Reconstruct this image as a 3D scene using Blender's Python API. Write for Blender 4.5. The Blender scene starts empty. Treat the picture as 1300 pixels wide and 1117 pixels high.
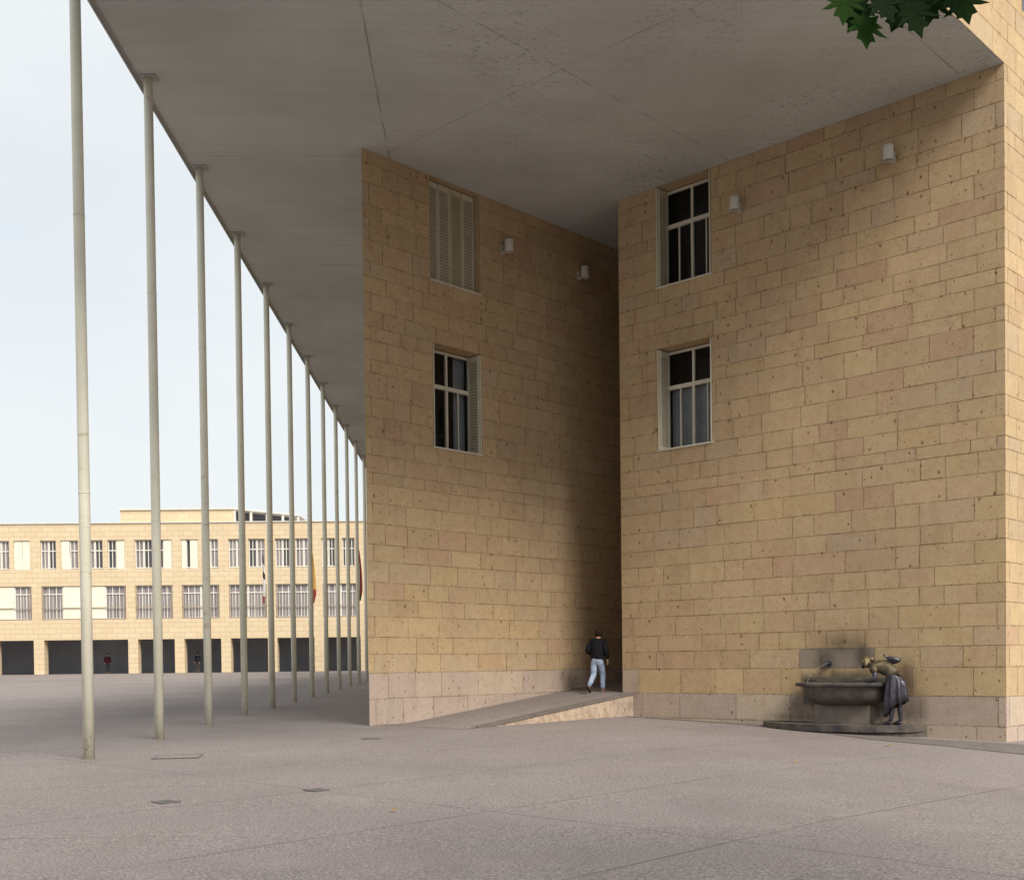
import bpy, bmesh, math, random
from mathutils import Vector, Matrix, noise
random.seed(11)
PI=math.pi; q=math.sqrt(.5)
sc=bpy.context.scene
col=sc.collection

# ------------------------------------------------------------------ helpers
def tag(o,label=None,cat=None,group=None,kind=None):
    if label: o['label']=label
    if cat: o['category']=cat
    if group: o['group']=group
    if kind: o['kind']=kind
    return o
def empty(name,loc,label,cat,group=None):
    o=bpy.data.objects.new(name,None); col.objects.link(o); o.location=loc; o.empty_display_size=.3
    return tag(o,label,cat,group)
def wloc(o):
    v=Vector(o.location)
    while o.parent: o=o.parent; v+=Vector(o.location)
    return v
class MB:
    def __init__(s): s.v=[]; s.f=[]; s.m=[]; s.c=[]; s.sm=[]; s.e={}
    def face(s,pts,mat=0,c=(1,1,1),smooth=False):
        i=len(s.v); s.v+=[tuple(p) for p in pts]; s.f.append(list(range(i,i+len(pts)))); s.m.append(mat); s.c.append(c); s.sm.append(smooth)
    def box(s,c,sx,sy,sz,X=(1,0,0),Y=(0,1,0),Z=(0,0,1),mat=0,colr=(1,1,1)):
        c=Vector(c);X=Vector(X)*sx/2;Y=Vector(Y)*sy/2;Z=Vector(Z)*sz/2
        P=lambda a,b,d:c+X*a+Y*b+Z*d
        for F in (((-1,-1,-1),(-1,1,-1),(1,1,-1),(1,-1,-1)),((-1,-1,1),(1,-1,1),(1,1,1),(-1,1,1)),
                  ((-1,-1,-1),(1,-1,-1),(1,-1,1),(-1,-1,1)),((1,1,-1),(-1,1,-1),(-1,1,1),(1,1,1)),
                  ((-1,1,-1),(-1,-1,-1),(-1,-1,1),(-1,1,1)),((1,-1,-1),(1,1,-1),(1,1,1),(1,-1,1))):
            s.face([P(*k) for k in F],mat,colr)
    def mesh(s,verts,faces,mat=0,c=(1,1,1),smooth=True):
        i=len(s.v); s.v+=[tuple(p) for p in verts]
        for f in faces: s.f.append([i+k for k in f]); s.m.append(mat); s.c.append(c); s.sm.append(smooth)
    def tube(s,pts,rad,n=12,cap=True,mat=0,smooth=True):
        pts=[Vector(p) for p in pts]
        if not hasattr(rad,'__len__'): rad=[rad]*len(pts)
        vs=[]; ref=Vector((0,0,1))
        for i,p in enumerate(pts):
            t=(pts[min(i+1,len(pts)-1)]-pts[max(i-1,0)]).normalized()
            if abs(t.dot(ref))>.95: ref=Vector((1,0,0)) if i==0 else ref
            a=t.cross(ref).normalized(); b=t.cross(a).normalized()
            for k in range(n):
                an=2*PI*k/n; vs.append(p+(a*math.cos(an)+b*math.sin(an))*rad[i])
        fs=[]
        for i in range(len(pts)-1):
            for k in range(n): fs.append((i*n+k,(i+1)*n+k,(i+1)*n+(k+1)%n,i*n+(k+1)%n))
        s.mesh(vs,fs,mat,smooth=smooth)
        if cap:
            s.face([vs[k] for k in range(n)],mat); s.face([vs[(len(pts)-1)*n+n-1-k] for k in range(n)],mat)
    def build(s,name,mats,parent=None,recalc=False):
        off=wloc(parent) if parent else Vector((0,0,0))
        me=bpy.data.meshes.new(name); me.from_pydata([Vector(v)-off for v in s.v],[],s.f)
        if not isinstance(mats,(list,tuple)): mats=[mats]
        for m in mats: me.materials.append(m)
        me.polygons.foreach_set('material_index',s.m); me.polygons.foreach_set('use_smooth',s.sm)
        at=me.color_attributes.new('tone','FLOAT_COLOR','CORNER')
        data=[]
        for f,c in zip(s.f,s.c): data+=list((*c,1))*len(f)
        at.data.foreach_set('color',data)
        if s.e:
            ed=me.color_attributes.new('rim','FLOAT_COLOR','CORNER'); dd=[]
            for i,f in enumerate(s.f): dd+=s.e.get(i,[0.2]*(4*len(f)))
            ed.data.foreach_set('color',dd)
        if recalc:
            bm=bmesh.new(); bm.from_mesh(me); bmesh.ops.remove_doubles(bm,verts=bm.verts,dist=1e-5); bmesh.ops.recalc_face_normals(bm,faces=bm.faces); bm.to_mesh(me); bm.free()
        me.update()
        o=bpy.data.objects.new(name,me); col.objects.link(o)
        if parent: o.parent=parent
        return o

# ------------------------------------------------------------------ materials
class NT:
    def __init__(s,name):
        s.mat=bpy.data.materials.new(name); s.mat.use_nodes=True; s.t=s.mat.node_tree; s.b=s.t.nodes['Principled BSDF']
        s.tc=s.n('ShaderNodeTexCoord')
    def n(s,ty,**k):
        x=s.t.nodes.new(ty)
        for a,v in k.items(): setattr(x,a,v)
        return x
    def L(s,a,b): s.t.links.new(a,b)
    def set(s,inp,v):
        if hasattr(v,'is_output') or isinstance(v,bpy.types.NodeSocket): s.L(v,inp)
        else: inp.default_value=v
    def noise(s,scale,detail=4,rough=.55,vec=None,dist=0):
        x=s.n('ShaderNodeTexNoise'); x.inputs['Scale'].default_value=scale; x.inputs['Detail'].default_value=detail
        x.inputs['Roughness'].default_value=rough; x.inputs['Distortion'].default_value=dist
        s.L(vec or s.tc.outputs['Object'],x.inputs['Vector']); return x.outputs['Fac']
    def mapping(s,scale=(1,1,1),rot=(0,0,0),loc=(0,0,0)):
        m=s.n('ShaderNodeMapping'); m.inputs['Scale'].default_value=scale; m.inputs['Rotation'].default_value=rot; m.inputs['Location'].default_value=loc
        s.L(s.tc.outputs['Object'],m.inputs['Vector']); return m.outputs['Vector']
    def ramp(s,fac,a,b,ca=(0,0,0,1),cb=(1,1,1,1)):
        r=s.n('ShaderNodeMapRange'); r.inputs['From Min'].default_value=a; r.inputs['From Max'].default_value=b
        s.L(fac,r.inputs['Value']); return r.outputs['Result']
    def mix(s,fac,a,b,mode='MIX'):
        m=s.n('ShaderNodeMix',data_type='RGBA',blend_type=mode); s.set(m.inputs[0],fac)
        for i,v in ((6,a),(7,b)):
            if isinstance(v,(tuple,list)): v=(*v[:3],1)
            s.set(m.inputs[i],v)
        return m.outputs[2]
    def math(s,op,a,b=None,c=None):
        m=s.n('ShaderNodeMath',operation=op); s.set(m.inputs[0],a)
        if b is not None: s.set(m.inputs[1],b)
        if c is not None: s.set(m.inputs[2],c)
        return m.outputs[0]
    def sepxyz(s):
        x=s.n('ShaderNodeSeparateXYZ'); s.L(s.tc.outputs['Object'],x.inputs[0]); return x.outputs
    def bump(s,h,strength,dist=.01):
        b=s.n('ShaderNodeBump'); b.inputs['Strength'].default_value=strength; b.inputs['Distance'].default_value=dist
        s.L(h,b.inputs['Height']); s.L(b.outputs[0],s.b.inputs['Normal'])
    def out(s,color,rough=.8,metal=0,spec=None):
        s.set(s.b.inputs['Base Color'],(*color,1) if isinstance(color,tuple) else color)
        s.set(s.b.inputs['Roughness'],rough); s.b.inputs['Metallic'].default_value=metal
        if spec is not None: s.b.inputs['Specular IOR Level'].default_value=spec
        return s.mat

def m_stone():
    s=NT('dressed sandstone'); at=s.n('ShaderNodeAttribute',attribute_name='tone').outputs['Color']
    big=s.ramp(s.noise(.35,3),.3,.7); c=s.mix(big,(.93,.93,.95),(1.06,1.04,1.0)); c=s.mix(1,at,c,'MULTIPLY')
    med=s.ramp(s.noise(5,6,.7),.25,.75); c=s.mix(s.math('MULTIPLY',med,.5),c,s.mix(1,c,(.72,.67,.62),'MULTIPLY'))
    stk=s.ramp(s.noise(1.1,5,.6,s.mapping((1.6,1.6,.16))),.5,.72); c=s.mix(s.math('MULTIPLY',stk,.22),c,s.mix(1,c,(.66,.62,.58),'MULTIPLY'))
    # small tool marks, slightly vertical
    v=s.mapping((9,9,6)); fine=s.noise(5,5,.75,v); c=s.mix(s.math('MULTIPLY',s.ramp(fine,.3,.7),.55),c,s.mix(1,c,(.66,.60,.54),'MULTIPLY'))
    # dark pock marks, denser beside the joints
    ra=s.n('ShaderNodeAttribute',attribute_name='rim'); sp=s.n('ShaderNodeSeparateColor'); s.L(ra.outputs['Color'],sp.inputs[0])
    ed=s.math('MINIMUM',s.math('MINIMUM',sp.outputs[0],sp.outputs[1]),s.math('MINIMUM',sp.outputs[2],ra.outputs['Alpha']))
    near=s.ramp(ed,.09,.02); thr=None
    wv=s.n('ShaderNodeVectorMath',operation='ADD'); nv=s.n('ShaderNodeTexNoise'); nv.inputs['Scale'].default_value=14; s.L(s.tc.outputs['Object'],nv.inputs['Vector'])
    sc_=s.n('ShaderNodeVectorMath',operation='SCALE'); s.L(nv.outputs['Color'],sc_.inputs[0]); sc_.inputs['Scale'].default_value=.07; s.L(s.mapping((1,1,.75)),wv.inputs[0]); s.L(sc_.outputs[0],wv.inputs[1])
    patch=s.ramp(s.noise(.7,3),.35,.68)
    for scale,rad,amt in ((4.6,.13,.34),(8.5,.15,.36),(15,.18,.42)):
        vo=s.n('ShaderNodeTexVoronoi'); vo.inputs['Scale'].default_value=scale; s.L(wv.outputs[0],vo.inputs['Vector'])
        sc2=s.n('ShaderNodeSeparateColor'); s.L(vo.outputs['Color'],sc2.inputs[0])
        sz=s.math('MULTIPLY_ADD',sc2.outputs[1],rad,.05)
        hit=s.ramp(s.math('SUBTRACT',sz,vo.outputs['Distance']),-.01,.06)
        lim=s.math('SUBTRACT',amt+.32,s.math('MULTIPLY_ADD',near,.38,s.math('MULTIPLY',patch,.22)))
        hit=s.math('MULTIPLY',hit,s.math('GREATER_THAN',sc2.outputs[0],lim))
        thr=hit if thr is None else s.math('MAXIMUM',thr,hit)
    c=s.mix(s.math('MULTIPLY',thr,.8),c,s.mix(1,c,(.40,.30,.23),'MULTIPLY'))
    e2=s.math('ADD',ed,s.math('MULTIPLY_ADD',s.noise(18,4,.7),.06,-.03))
    ek=s.math('MULTIPLY',s.ramp(e2,.022,.0),s.ramp(s.noise(3.2,4,.7),.45,.6))
    c=s.mix(s.math('MULTIPLY',ek,.55),c,s.mix(1,c,(.50,.42,.35),'MULTIPLY'))
    g2=s.noise(45,3,.8); c=s.mix(s.math('MULTIPLY',s.ramp(g2,.42,.68),.5),c,s.mix(1,c,(.62,.57,.51),'MULTIPLY')); g3=s.noise(2.2,6,.75); c=s.mix(s.math('MULTIPLY',s.ramp(g3,.48,.68),.4),c,s.mix(1,c,(.80,.72,.66),'MULTIPLY'))
    s.bump(s.math('ADD',fine,s.math('MULTIPLY',thr,-.8)),.5,.012)
    return s.out(c,.92,spec=.2)
def m_mortar():
    s=NT('stone joint mortar'); c=s.mix(s.ramp(s.noise(2.3,6,.75),.42,.60),(.45,.34,.215),(.14,.10,.066)); return s.out(c,.95,spec=.1)
def m_farstone(name='pale sandstone ashlar',rot=0,tint=(1,1,1)):
    s=NT(name); b=s.n('ShaderNodeTexBrick'); b.offset=.43
    m=s.n('ShaderNodeMapping'); m.inputs['Rotation'].default_value=(PI/2,0,rot) 
    cx=s.n('ShaderNodeCombineXYZ'); xyz=s.sepxyz()
    along=s.math('ADD',s.math('MULTIPLY',xyz[0],math.cos(rot)),s.math('MULTIPLY',xyz[1],math.sin(rot)))
    s.L(along,cx.inputs[0]); s.L(xyz[2],cx.inputs[1]); s.L(cx.outputs[0],b.inputs['Vector'])
    b.inputs['Scale'].default_value=1; b.inputs['Brick Width'].default_value=.95; b.inputs['Row Height'].default_value=.43; b.inputs['Mortar Size'].default_value=.012
    b.inputs['Color1'].default_value=(.66*tint[0],.55*tint[1],.38*tint[2],1); b.inputs['Color2'].default_value=(.60*tint[0],.49*tint[1],.33*tint[2],1); b.inputs['Mortar'].default_value=(.30,.23,.16,1)
    c=s.mix(s.math('MULTIPLY',s.ramp(s.noise(.5,4,.6),.35,.7),.4),b.outputs['Color'],(.62,.44,.28)); c=s.mix(s.math('MULTIPLY',s.noise(9,5,.7),.22),c,(.42,.33,.21))
    s.bump(s.noise(14,4),.3,.01); return s.out(c,.9,spec=.2)
def m_soffit():
    s=NT('board marked concrete soffit'); xyz=s.sepxyz(); X,Y=s.math('ADD',xyz[0],-2.7),s.math('ADD',xyz[1],27.87)
    c=s.mix(s.ramp(s.noise(.22,4,.55),.35,.65),(.47,.485,.465),(.58,.60,.585))
    v=s.mapping((.35,5,1)); c=s.mix(s.math('MULTIPLY',s.ramp(s.noise(1.2,5,.6,v),.4,.75),.22),c,(.33,.31,.27))
    # pock marks clustered
    mask=s.ramp(s.noise(.33,3.5,.6,s.mapping(loc=(3.3,1.7,0))),.34,.66)
    mk2=s.math('MULTIPLY_ADD',s.ramp(X,-2.5,1.0),.92,.06); mask=s.math('MULTIPLY',mask,mk2)
    # short drip-like dashes
    p=s.noise(6.5,2.2,.6,s.mapping((1,1.7,1),rot=(0,0,.5))); sp=s.math('MULTIPLY',s.ramp(p,.60,.64),mask)
    p2=s.noise(15,2,.6); sp=s.math('MAXIMUM',sp,s.math('MULTIPLY',s.math('MULTIPLY',s.ramp(p2,.60,.65),.8),mask))
    c=s.mix(s.math('MULTIPLY',sp,.66),c,(.15,.13,.11))
    # formwork joints
    wob=s.math('MULTIPLY_ADD',s.noise(1.5,3),.05,-.025); lines=None
    def line(nx,ny,d,w,lim=None):
        nonlocal lines
        t=s.math('ADD',s.math('ADD',s.math('MULTIPLY',X,nx),s.math('MULTIPLY',Y,ny)),-d); t=s.math('ABSOLUTE',s.math('ADD',t,wob))
        k=s.ramp(t,w,w*.35)
        if lim is not None: k=s.math('MULTIPLY',k,lim)
        lines=k if lines is None else s.math('MAXIMUM',lines,k)
    edge=s.math('LESS_THAN',X,-2.1)
    line(1,0,-2.1,.03)
    for yy in (13.1,20.7,28.3,35.9,43.5,51.1,58.7): line(0,1,yy,.022,edge)
    inn=s.math('GREATER_THAN',X,-2.1)
    cc=(10.841-23.948)*q
    line(q,-q,cc-.85,.022,inn)
    for d in (cc-6.6,): line(q,-q,d,.02,inn)
    for d in (18.4,25.9): line(q,q,d,.02,inn)
    brk=s.math('MULTIPLY_ADD',s.ramp(s.noise(1.1,3),.42,.58),.75,.2)
    c=s.mix(s.math('MULTIPLY',lines,s.math('MULTIPLY',brk,.7)),c,(.20,.18,.155))
    s.bump(s.noise(30,4),.15,.01); return s.out(c,.9,spec=.2)
def m_ground():
    s=NT('washed concrete paving'); xyz=s.sepxyz(); X,Y=xyz[0],xyz[1]
    c=s.mix(s.ramp(s.noise(.12,4,.6),.35,.65),(.232,.206,.202),(.300,.268,.258))
    c=s.mix(s.math('MULTIPLY',s.ramp(s.noise(.9,6,.7,s.mapping((1,.45,1),rot=(0,0,.3))),.42,.7),.45),c,(.255,.21,.20))
    agg=s.noise(38,3,.8); c=s.mix(s.ramp(agg,.35,.7),s.mix(1,c,(.42,.40,.40),'MULTIPLY'),s.mix(1,c,(1.5,1.48,1.46),'MULTIPLY'))
    vo=s.n('ShaderNodeTexVoronoi'); vo.inputs['Scale'].default_value=26; s.L(s.tc.outputs['Object'],vo.inputs['Vector'])
    c=s.mix(s.math('MULTIPLY',s.ramp(vo.outputs['Distance'],.16,.06),.45),c,(.13,.11,.10))
    sp=s.noise(3.1,6,.75); c=s.mix(s.math('MULTIPLY',s.ramp(sp,.62,.70),.5),c,(.17,.14,.13))
    st=s.ramp(s.noise(.35,5,.65,s.mapping(loc=(9,4,0))),.56,.68); c=s.mix(s.math('MULTIPLY',st,.16),c,(.42,.36,.33))
    gm=s.n('ShaderNodeTexVoronoi'); gm.inputs['Scale'].default_value=1.7; s.L(s.tc.outputs['Object'],gm.inputs['Vector'])
    gs=s.n('ShaderNodeSeparateColor'); s.L(gm.outputs['Color'],gs.inputs[0])
    c=s.mix(s.math('MULTIPLY',s.math('MULTIPLY',s.ramp(gm.outputs['Distance'],.06,.035),s.math('GREATER_THAN',gs.outputs[0],.55)),.55),c,(.10,.09,.085))
    wear=s.ramp(s.noise(.5,7,.75,s.mapping((1,.5,1),rot=(0,0,.785),loc=(2,7,0))),.50,.66); c=s.mix(s.math('MULTIPLY',wear,.28),c,(.17,.145,.145))
    wob=s.math('MULTIPLY_ADD',s.noise(.8,4,.6),.07,-.035); lines=None
    def per(nx,ny,sp_,ph,w,lim=None):
        nonlocal lines
        t=s.math('ADD',s.math('MULTIPLY',X,nx),s.math('MULTIPLY',Y,ny)); t=s.math('ADD',t,wob)
        t=s.math('ABSOLUTE',s.math('SUBTRACT',s.math('PINGPONG',s.math('ADD',t,ph),sp_/2),0))
        k=s.ramp(t,w,w*.3)
        if lim is not None: k=s.math('MULTIPLY',k,lim)
        lines=k if lines is None else s.math('MAXIMUM',lines,k)
    per(q,-q,3.15,15.35,.028); per(q,q,6.3,-9.15,.025)
    port=s.math('LESS_THAN',s.math('ABSOLUTE',s.math('ADD',X,6.2)),3.4)
    per(0,1,4.381,-20.18+4.381*5,.022,port)
    brk=s.math('MULTIPLY_ADD',s.ramp(s.noise(.55,3),.38,.56),.7,.1)
    c=s.mix(s.math('MULTIPLY',lines,s.math('MULTIPLY',brk,.75)),c,(.10,.085,.08))
    s.bump(s.math('ADD',agg,s.math('MULTIPLY',lines,-1.5)),.5,.012)
    return s.out(c,.88,spec=.3)
def m_paint(name,c1,c2,rough=.5,spots=True,rust=False,nsc=3):
    s=NT(name); c=s.mix(s.ramp(s.noise(nsc,5,.65),.35,.7),c1,c2)
    if spots: c=s.mix(s.math('MULTIPLY',s.ramp(s.noise(22,3),.70,.74),.7),c,(.16,.12,.09))
    if rust:
        z=s.sepxyz()[2]; c=s.mix(s.math('MULTIPLY',s.ramp(s.math('ADD',z,s.math('MULTIPLY',s.noise(14,5,.7),.7)),.95,.1),.5),c,(.33,.29,.20)); c=s.mix(s.math('MULTIPLY',s.ramp(z,.8,.1),s.math('MULTIPLY',s.ramp(s.noise(26,3),.60,.64),.8)),c,(.14,.11,.08))
        c=s.mix(s.math('MULTIPLY',s.ramp(s.noise(1.7,5,.7,s.mapping((1,1,2.2))),.60,.72),.45),c,(.36,.22,.12))
    s.bump(s.noise(25,3),.08,.01)
    return s.out(c,rough)
M={}
M['stone']=m_stone(); M['mortar']=m_mortar(); M['soffit']=m_soffit(); M['ground']=m_ground()
M['far']=m_farstone(); M['farY']=m_farstone('sandstone ashlar side wall',PI/2,(.9,.9,.9)); M['farD']=m_farstone('sandstone ashlar passage wall',PI/4,(.9,.9,.9))
M['column']=m_paint('weathered cream column paint',(.79,.765,.635),(.70,.67,.54),.55,True,True,1.3)
M['plate']=m_paint('grey steel plate',(.42,.42,.40),(.34,.34,.32),.5,False)
M['frame']=m_paint('cream window paint',(.66,.63,.52),(.58,.55,.44),.45,False)
M['shutter']=m_paint('cream shutter paint',(.62,.585,.46),(.54,.50,.38),.5,False)
M['shutterO']=m_paint('yellowed shutter paint',(.55,.49,.33),(.49,.43,.27),.5,False)
M['farshut']=m_paint('pale cream shutter board',(.78,.74,.60),(.70,.66,.52),.6,False,nsc=1)
M['farframe']=m_paint('white window bar paint',(.74,.71,.64),(.66,.63,.56),.5,False)
M['rail']=m_paint('brown rail paint',(.38,.30,.22),(.30,.23,.17),.5,False)
M['slot']=m_paint('painted slat shade board',(.40,.36,.27),(.33,.30,.22),.8,False)  # darker colour stands in for shade between the louvre slats
M['lamp']=m_paint('white enamel lamp',(.60,.58,.52),(.50,.48,.43),.5,False)
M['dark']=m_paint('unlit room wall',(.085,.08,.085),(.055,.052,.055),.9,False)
M['arc']=m_paint('arcade back wall',(.36,.36,.39),(.28,.29,.32),.9,False,nsc=.6)
M['recess']=m_paint('recess wall in shade colour',(.11,.10,.13),(.07,.065,.085),.6,False,nsc=.6)  # shade inside the open rooftop flank put into the wall colour
M['curtain']=m_paint('net curtain cloth',(.56,.56,.58),(.44,.44,.46),.9,False,nsc=2)
M['white_con']=m_paint('pale concrete',(.62,.60,.55),(.54,.52,.47),.8,False)
M['iron']=m_paint('cast iron cover',(.17,.15,.145),(.11,.10,.095),.6,False,nsc=20)
M['strip']=m_paint('worn dark kerb paving',(.17,.145,.135),(.115,.097,.088),.9,False,nsc=2.2)
def m_farpane(name,c1,c2):
    s=NT(name); v=s.mapping((3.5,1,.12)); c=s.mix(s.ramp(s.noise(2.2,3,.5,v),.35,.65),c1,c2); return s.out(c,.12,spec=.5)
M['pane_c']=m_farpane('curtained window glass',(.30,.265,.27),(.17,.15,.16))
M['pane_d']=m_farpane('dark window glass',(.035,.038,.045),(.09,.085,.09))
def m_glass():
    s=NT('clear window glass'); tr=s.n('ShaderNodeBsdfTransparent'); tr.inputs[0].default_value=(.72,.75,.76,1)
    gl=s.n('ShaderNodeBsdfGlossy'); gl.inputs['Roughness'].default_value=.02; fr=s.n('ShaderNodeFresnel'); fr.inputs[0].default_value=1.5
    mx=s.n('ShaderNodeMixShader'); s.L(s.math('MULTIPLY',fr.outputs[0],1.0),mx.inputs[0]); s.L(tr.outputs[0],mx.inputs[1]); s.L(gl.outputs[0],mx.inputs[2])
    s.L(mx.outputs[0],s.t.nodes['Material Output'].inputs['Surface']); return s.mat
M['glass']=m_glass()
def m_wetstone():
    s=NT('wet dark fountain stone'); c=s.mix(s.ramp(s.noise(2.5,6,.7),.35,.65),(.055,.044,.038),(.125,.10,.085)); c=s.mix(s.math('MULTIPLY',s.ramp(s.noise(6,5,.7),.5,.7),.6),c,(.04,.04,.03))
    s.bump(s.noise(20,5,.7),.4,.01); return s.out(c,.55)
M['wet']=m_wetstone()
def m_step():
    s=NT('mossy step stone'); c=s.mix(s.ramp(s.noise(1.6,5,.7),.38,.62),(.035,.03,.032),(.13,.108,.09)); s.bump(s.noise(14,5,.7),.5,.015); return s.out(c,.8)
M['step']=m_step()
M['plinthst']=m_paint('stained pedestal stone',(.19,.155,.13),(.30,.25,.20),.9,False,nsc=2.5)
def m_bronze(name,a,b,rough=.42):
    s=NT(name); c=s.mix(s.ramp(s.noise(7,5,.7),.35,.65),a,b); s.bump(s.noise(30,3),.2,.006); return s.out(c,rough,metal=.55)
M['bronze']=m_bronze('dark blue bronze',(.035,.035,.045),(.085,.08,.10))
M['bronzeG']=m_bronze('worn golden bronze',(.055,.045,.03),(.17,.135,.075),.52)
M['bronzeH']=m_bronze('worn bronze hair',(.10,.078,.042),(.26,.20,.105),.52)
def m_cloth(name,a,b,sc_=12):
    s=NT(name); c=s.mix(s.ramp(s.noise(sc_,4),.35,.65),a,b); s.bump(s.noise(sc_*2,3),.4,.01); return s.out(c,.9,spec=.15)
M['sweater']=m_cloth('black wool',(.008,.008,.010),(.016,.015,.018)); M['jeans']=m_cloth('washed pale denim',(.22,.29,.42),(.42,.50,.64),9)
M['hair']=m_cloth('dark brown hair',(.022,.012,.009),(.045,.022,.015),40); M['skin']=m_cloth('skin',(.50,.29,.20),(.56,.34,.24),5)
M['shoe']=m_cloth('dark shoe leather',(.03,.025,.022),(.06,.045,.035)); M['shoeR']=m_cloth('tan shoe leather',(.24,.10,.05),(.34,.16,.08))
M['maroon']=m_cloth('dark red cloth',(.06,.012,.02),(.09,.02,.03)); M['red']=m_cloth('red cloth',(.42,.09,.07),(.50,.12,.09)); M['yellow']=m_cloth('yellow cloth',(.70,.46,.16),(.78,.54,.20)); M['whitec']=m_cloth('white cloth',(.7,.68,.66),(.8,.78,.76)); M['green']=m_cloth('green cloth',(.03,.16,.06),(.04,.2,.08)); M['blackc']=m_cloth('black cloth',(.03,.03,.04),(.05,.05,.06))
def m_leaf():
    s=NT('maple leaf'); at=s.n('ShaderNodeAttribute',attribute_name='tone').outputs['Color']; c=s.mix(1,(.015,.040,.009),at,'MULTIPLY')
    c=s.mix(s.math('MULTIPLY',s.noise(30,3),.3),c,(.03,.06,.015)); s.b.inputs['Base Color'].default_value=(0,0,0,1)
    tl=s.n('ShaderNodeBsdfTranslucent'); s.L(s.mix(1,c,(.9,1.25,.4),'MULTIPLY'),tl.inputs[0]); mx=s.n('ShaderNodeMixShader'); mx.inputs[0].default_value=.3
    s.out(c,.75,spec=.12); s.L(s.b.outputs[0],mx.inputs[1]); s.L(tl.outputs[0],mx.inputs[2]); s.L(mx.outputs[0],s.t.nodes['Material Output'].inputs['Surface']); return s.mat
M['leaf']=m_leaf(); M['bark']=m_cloth('grey bark',(.10,.08,.06),(.17,.14,.11),6); M['dry']=m_cloth('dry leaf',(.26,.17,.06),(.34,.24,.10),20)
def m_water():
    s=NT('clear water'); s.b.inputs['Transmission Weight'].default_value=.9; s.b.inputs['IOR'].default_value=1.33; return s.out((.85,.88,.9),.08)
M['water']=m_water()

# ------------------------------------------------------------------ layout (metres; camera at origin, y into the picture)
A=Vector((-2.709,27.871,0)); Cn=Vector((10.841,23.948,0)); B=Vector((3.724,31.065,0))
XE=-7.01; XP=-6.768; SOF=13.8
gt=[(-60,-.25),(0,-.16),(20.2,.057),(24.6,.112),(28.9,.178),(33.3,.235),(42,.335),(50.9,.447),(57,.53),(80,.86),(100,1.16),(103,1.17),(600,1.17)]
def gz(x,y):
    for (a,za),(b,zb) in zip(gt,gt[1:]):
        if y<=b: g=za+(zb-za)*max(0,(y-a))/(b-a); break
    else: g=gt[-1][1]
    s=max(0,x-3.4); fade=max(0,1-max(0,y-36)/20)
    return g-.0335*min(s,14)*fade

# ground
def axis(parts):
    out=[]
    for a,b,st in parts:
        n=max(1,round((b-a)/st)); out+=[a+(b-a)*i/n for i in range(n)]
    out.append(parts[-1][1]); return out
xs=axis([(-700,-150,110),(-150,-60,15),(-60,-14,4),(-14,22,.6),(22,60,4),(60,150,15),(150,700,110)])
ys=axis([(-60,-4,8),(-4,0,1),(0,60,.6),(60,104,4),(104,200,24),(200,1200,200)])
g=MB(); vs=[(x,y,gz(x,y)) for y in ys for x in xs]; nx=len(xs)
g.mesh(vs,[(j*nx+i,j*nx+i+1,(j+1)*nx+i+1,(j+1)*nx+i) for j in range(len(ys)-1) for i in range(nx-1)])
tag(g.build('ground',M['ground']),kind='structure')

def strip_sheet(name,fn_inner,fn_outer,t0,t1,n,dz,mat,m=4):
    s=MB(); vs=[]
    for i in range(n+1):
        t=t0+(t1-t0)*i/n; a=Vector(fn_inner(t)); b=Vector(fn_outer(t))
        for j in range(m+1):
            p=a.lerp(b,j/m); vs.append((p.x,p.y,gz(p.x,p.y)+dz))
    k=m+1
    s.mesh(vs,[(i*k+j,i*k+j+1,(i+1)*k+j+1,(i+1)*k+j) for i in range(n) for j in range(m)])
    return tag(s.build(name,mat),kind='structure')
dR=Vector((-q,q,0)); nR=Vector((-q,-q,0)); dL=Vector((q,q,0)); nL=Vector((q,-q,0))
def onR(v,out=0,z=0): return Cn+dR*v+nR*out+Vector((0,0,z))
def onL(u,out=0,z=0): return A+dL*u+nL*out+Vector((0,0,z))
UPP=[(3.4,31.1),(4.6,29.95),(6.3,28.45),(7.6,27.0),(8.6,25.3),(9.34,24.4),(10.19,23.88),(10.94,23.37),(12.6,22.2),(16,19.8),(24,14.2)]
LOW=[(3.9,30.2),(4.9,29.3),(6.2,28.0),(7.03,26.8),(7.5,25.6),(7.94,24.03),(8.98,22.5),(9.73,20.9),(11.3,19.4),(14.7,17.2),(22.5,11.6)]
def pl(L_,t):
    t=max(0,min(.9999,t))*(len(L_)-1); i=int(t); f=t-i; a,b=L_[i],L_[i+1]; return (a[0]+(b[0]-a[0])*f,a[1]+(b[1]-a[1])*f)
strip_sheet('pavement',lambda t:(*pl(UPP,t),0),lambda t:(*pl(LOW,t),0),0,1,80,.008,M['strip'],8)

# ------------------------------------------------------------------ coursed stone walls
courses=[-.45,.17,.80,1.42]
rr=random.Random(5)
def fill(z0,z1,n):
    w=[rr.choice([.29,.41,.43,.46,.48,.52,.44]) for _ in range(n)]; t=sum(w); z=z0; o=[]
    for k in w: z+=k*(z1-z0)/t; o.append(z)
    o[-1]=z1; return o
courses+=fill(1.42,7.05,13)+fill(7.05,9.66,6)+fill(9.66,11.2,4)+fill(11.2,13.8,6)+fill(13.8,17.6,9)
def tone(kind,r):
    k=r.gauss(1,.03)
    if kind=='plinth': k=r.gauss(1,.02); c=r.choice([(.60,.505,.425),(.575,.485,.42),(.61,.52,.42),(.56,.475,.42)])
    elif kind=='grey': c=r.choice([(.36,.31,.26),(.42,.36,.30)])
    else:
        c=r.choices([(.635,.49,.31),(.62,.475,.30),(.64,.50,.305),(.615,.462,.30),(.61,.438,.295),(.61,.482,.325),(.645,.495,.295)],[8,8,5,2.2,1.0,3,1.3])[0]
    return tuple(min(.8,x*k) for x in c)
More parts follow.
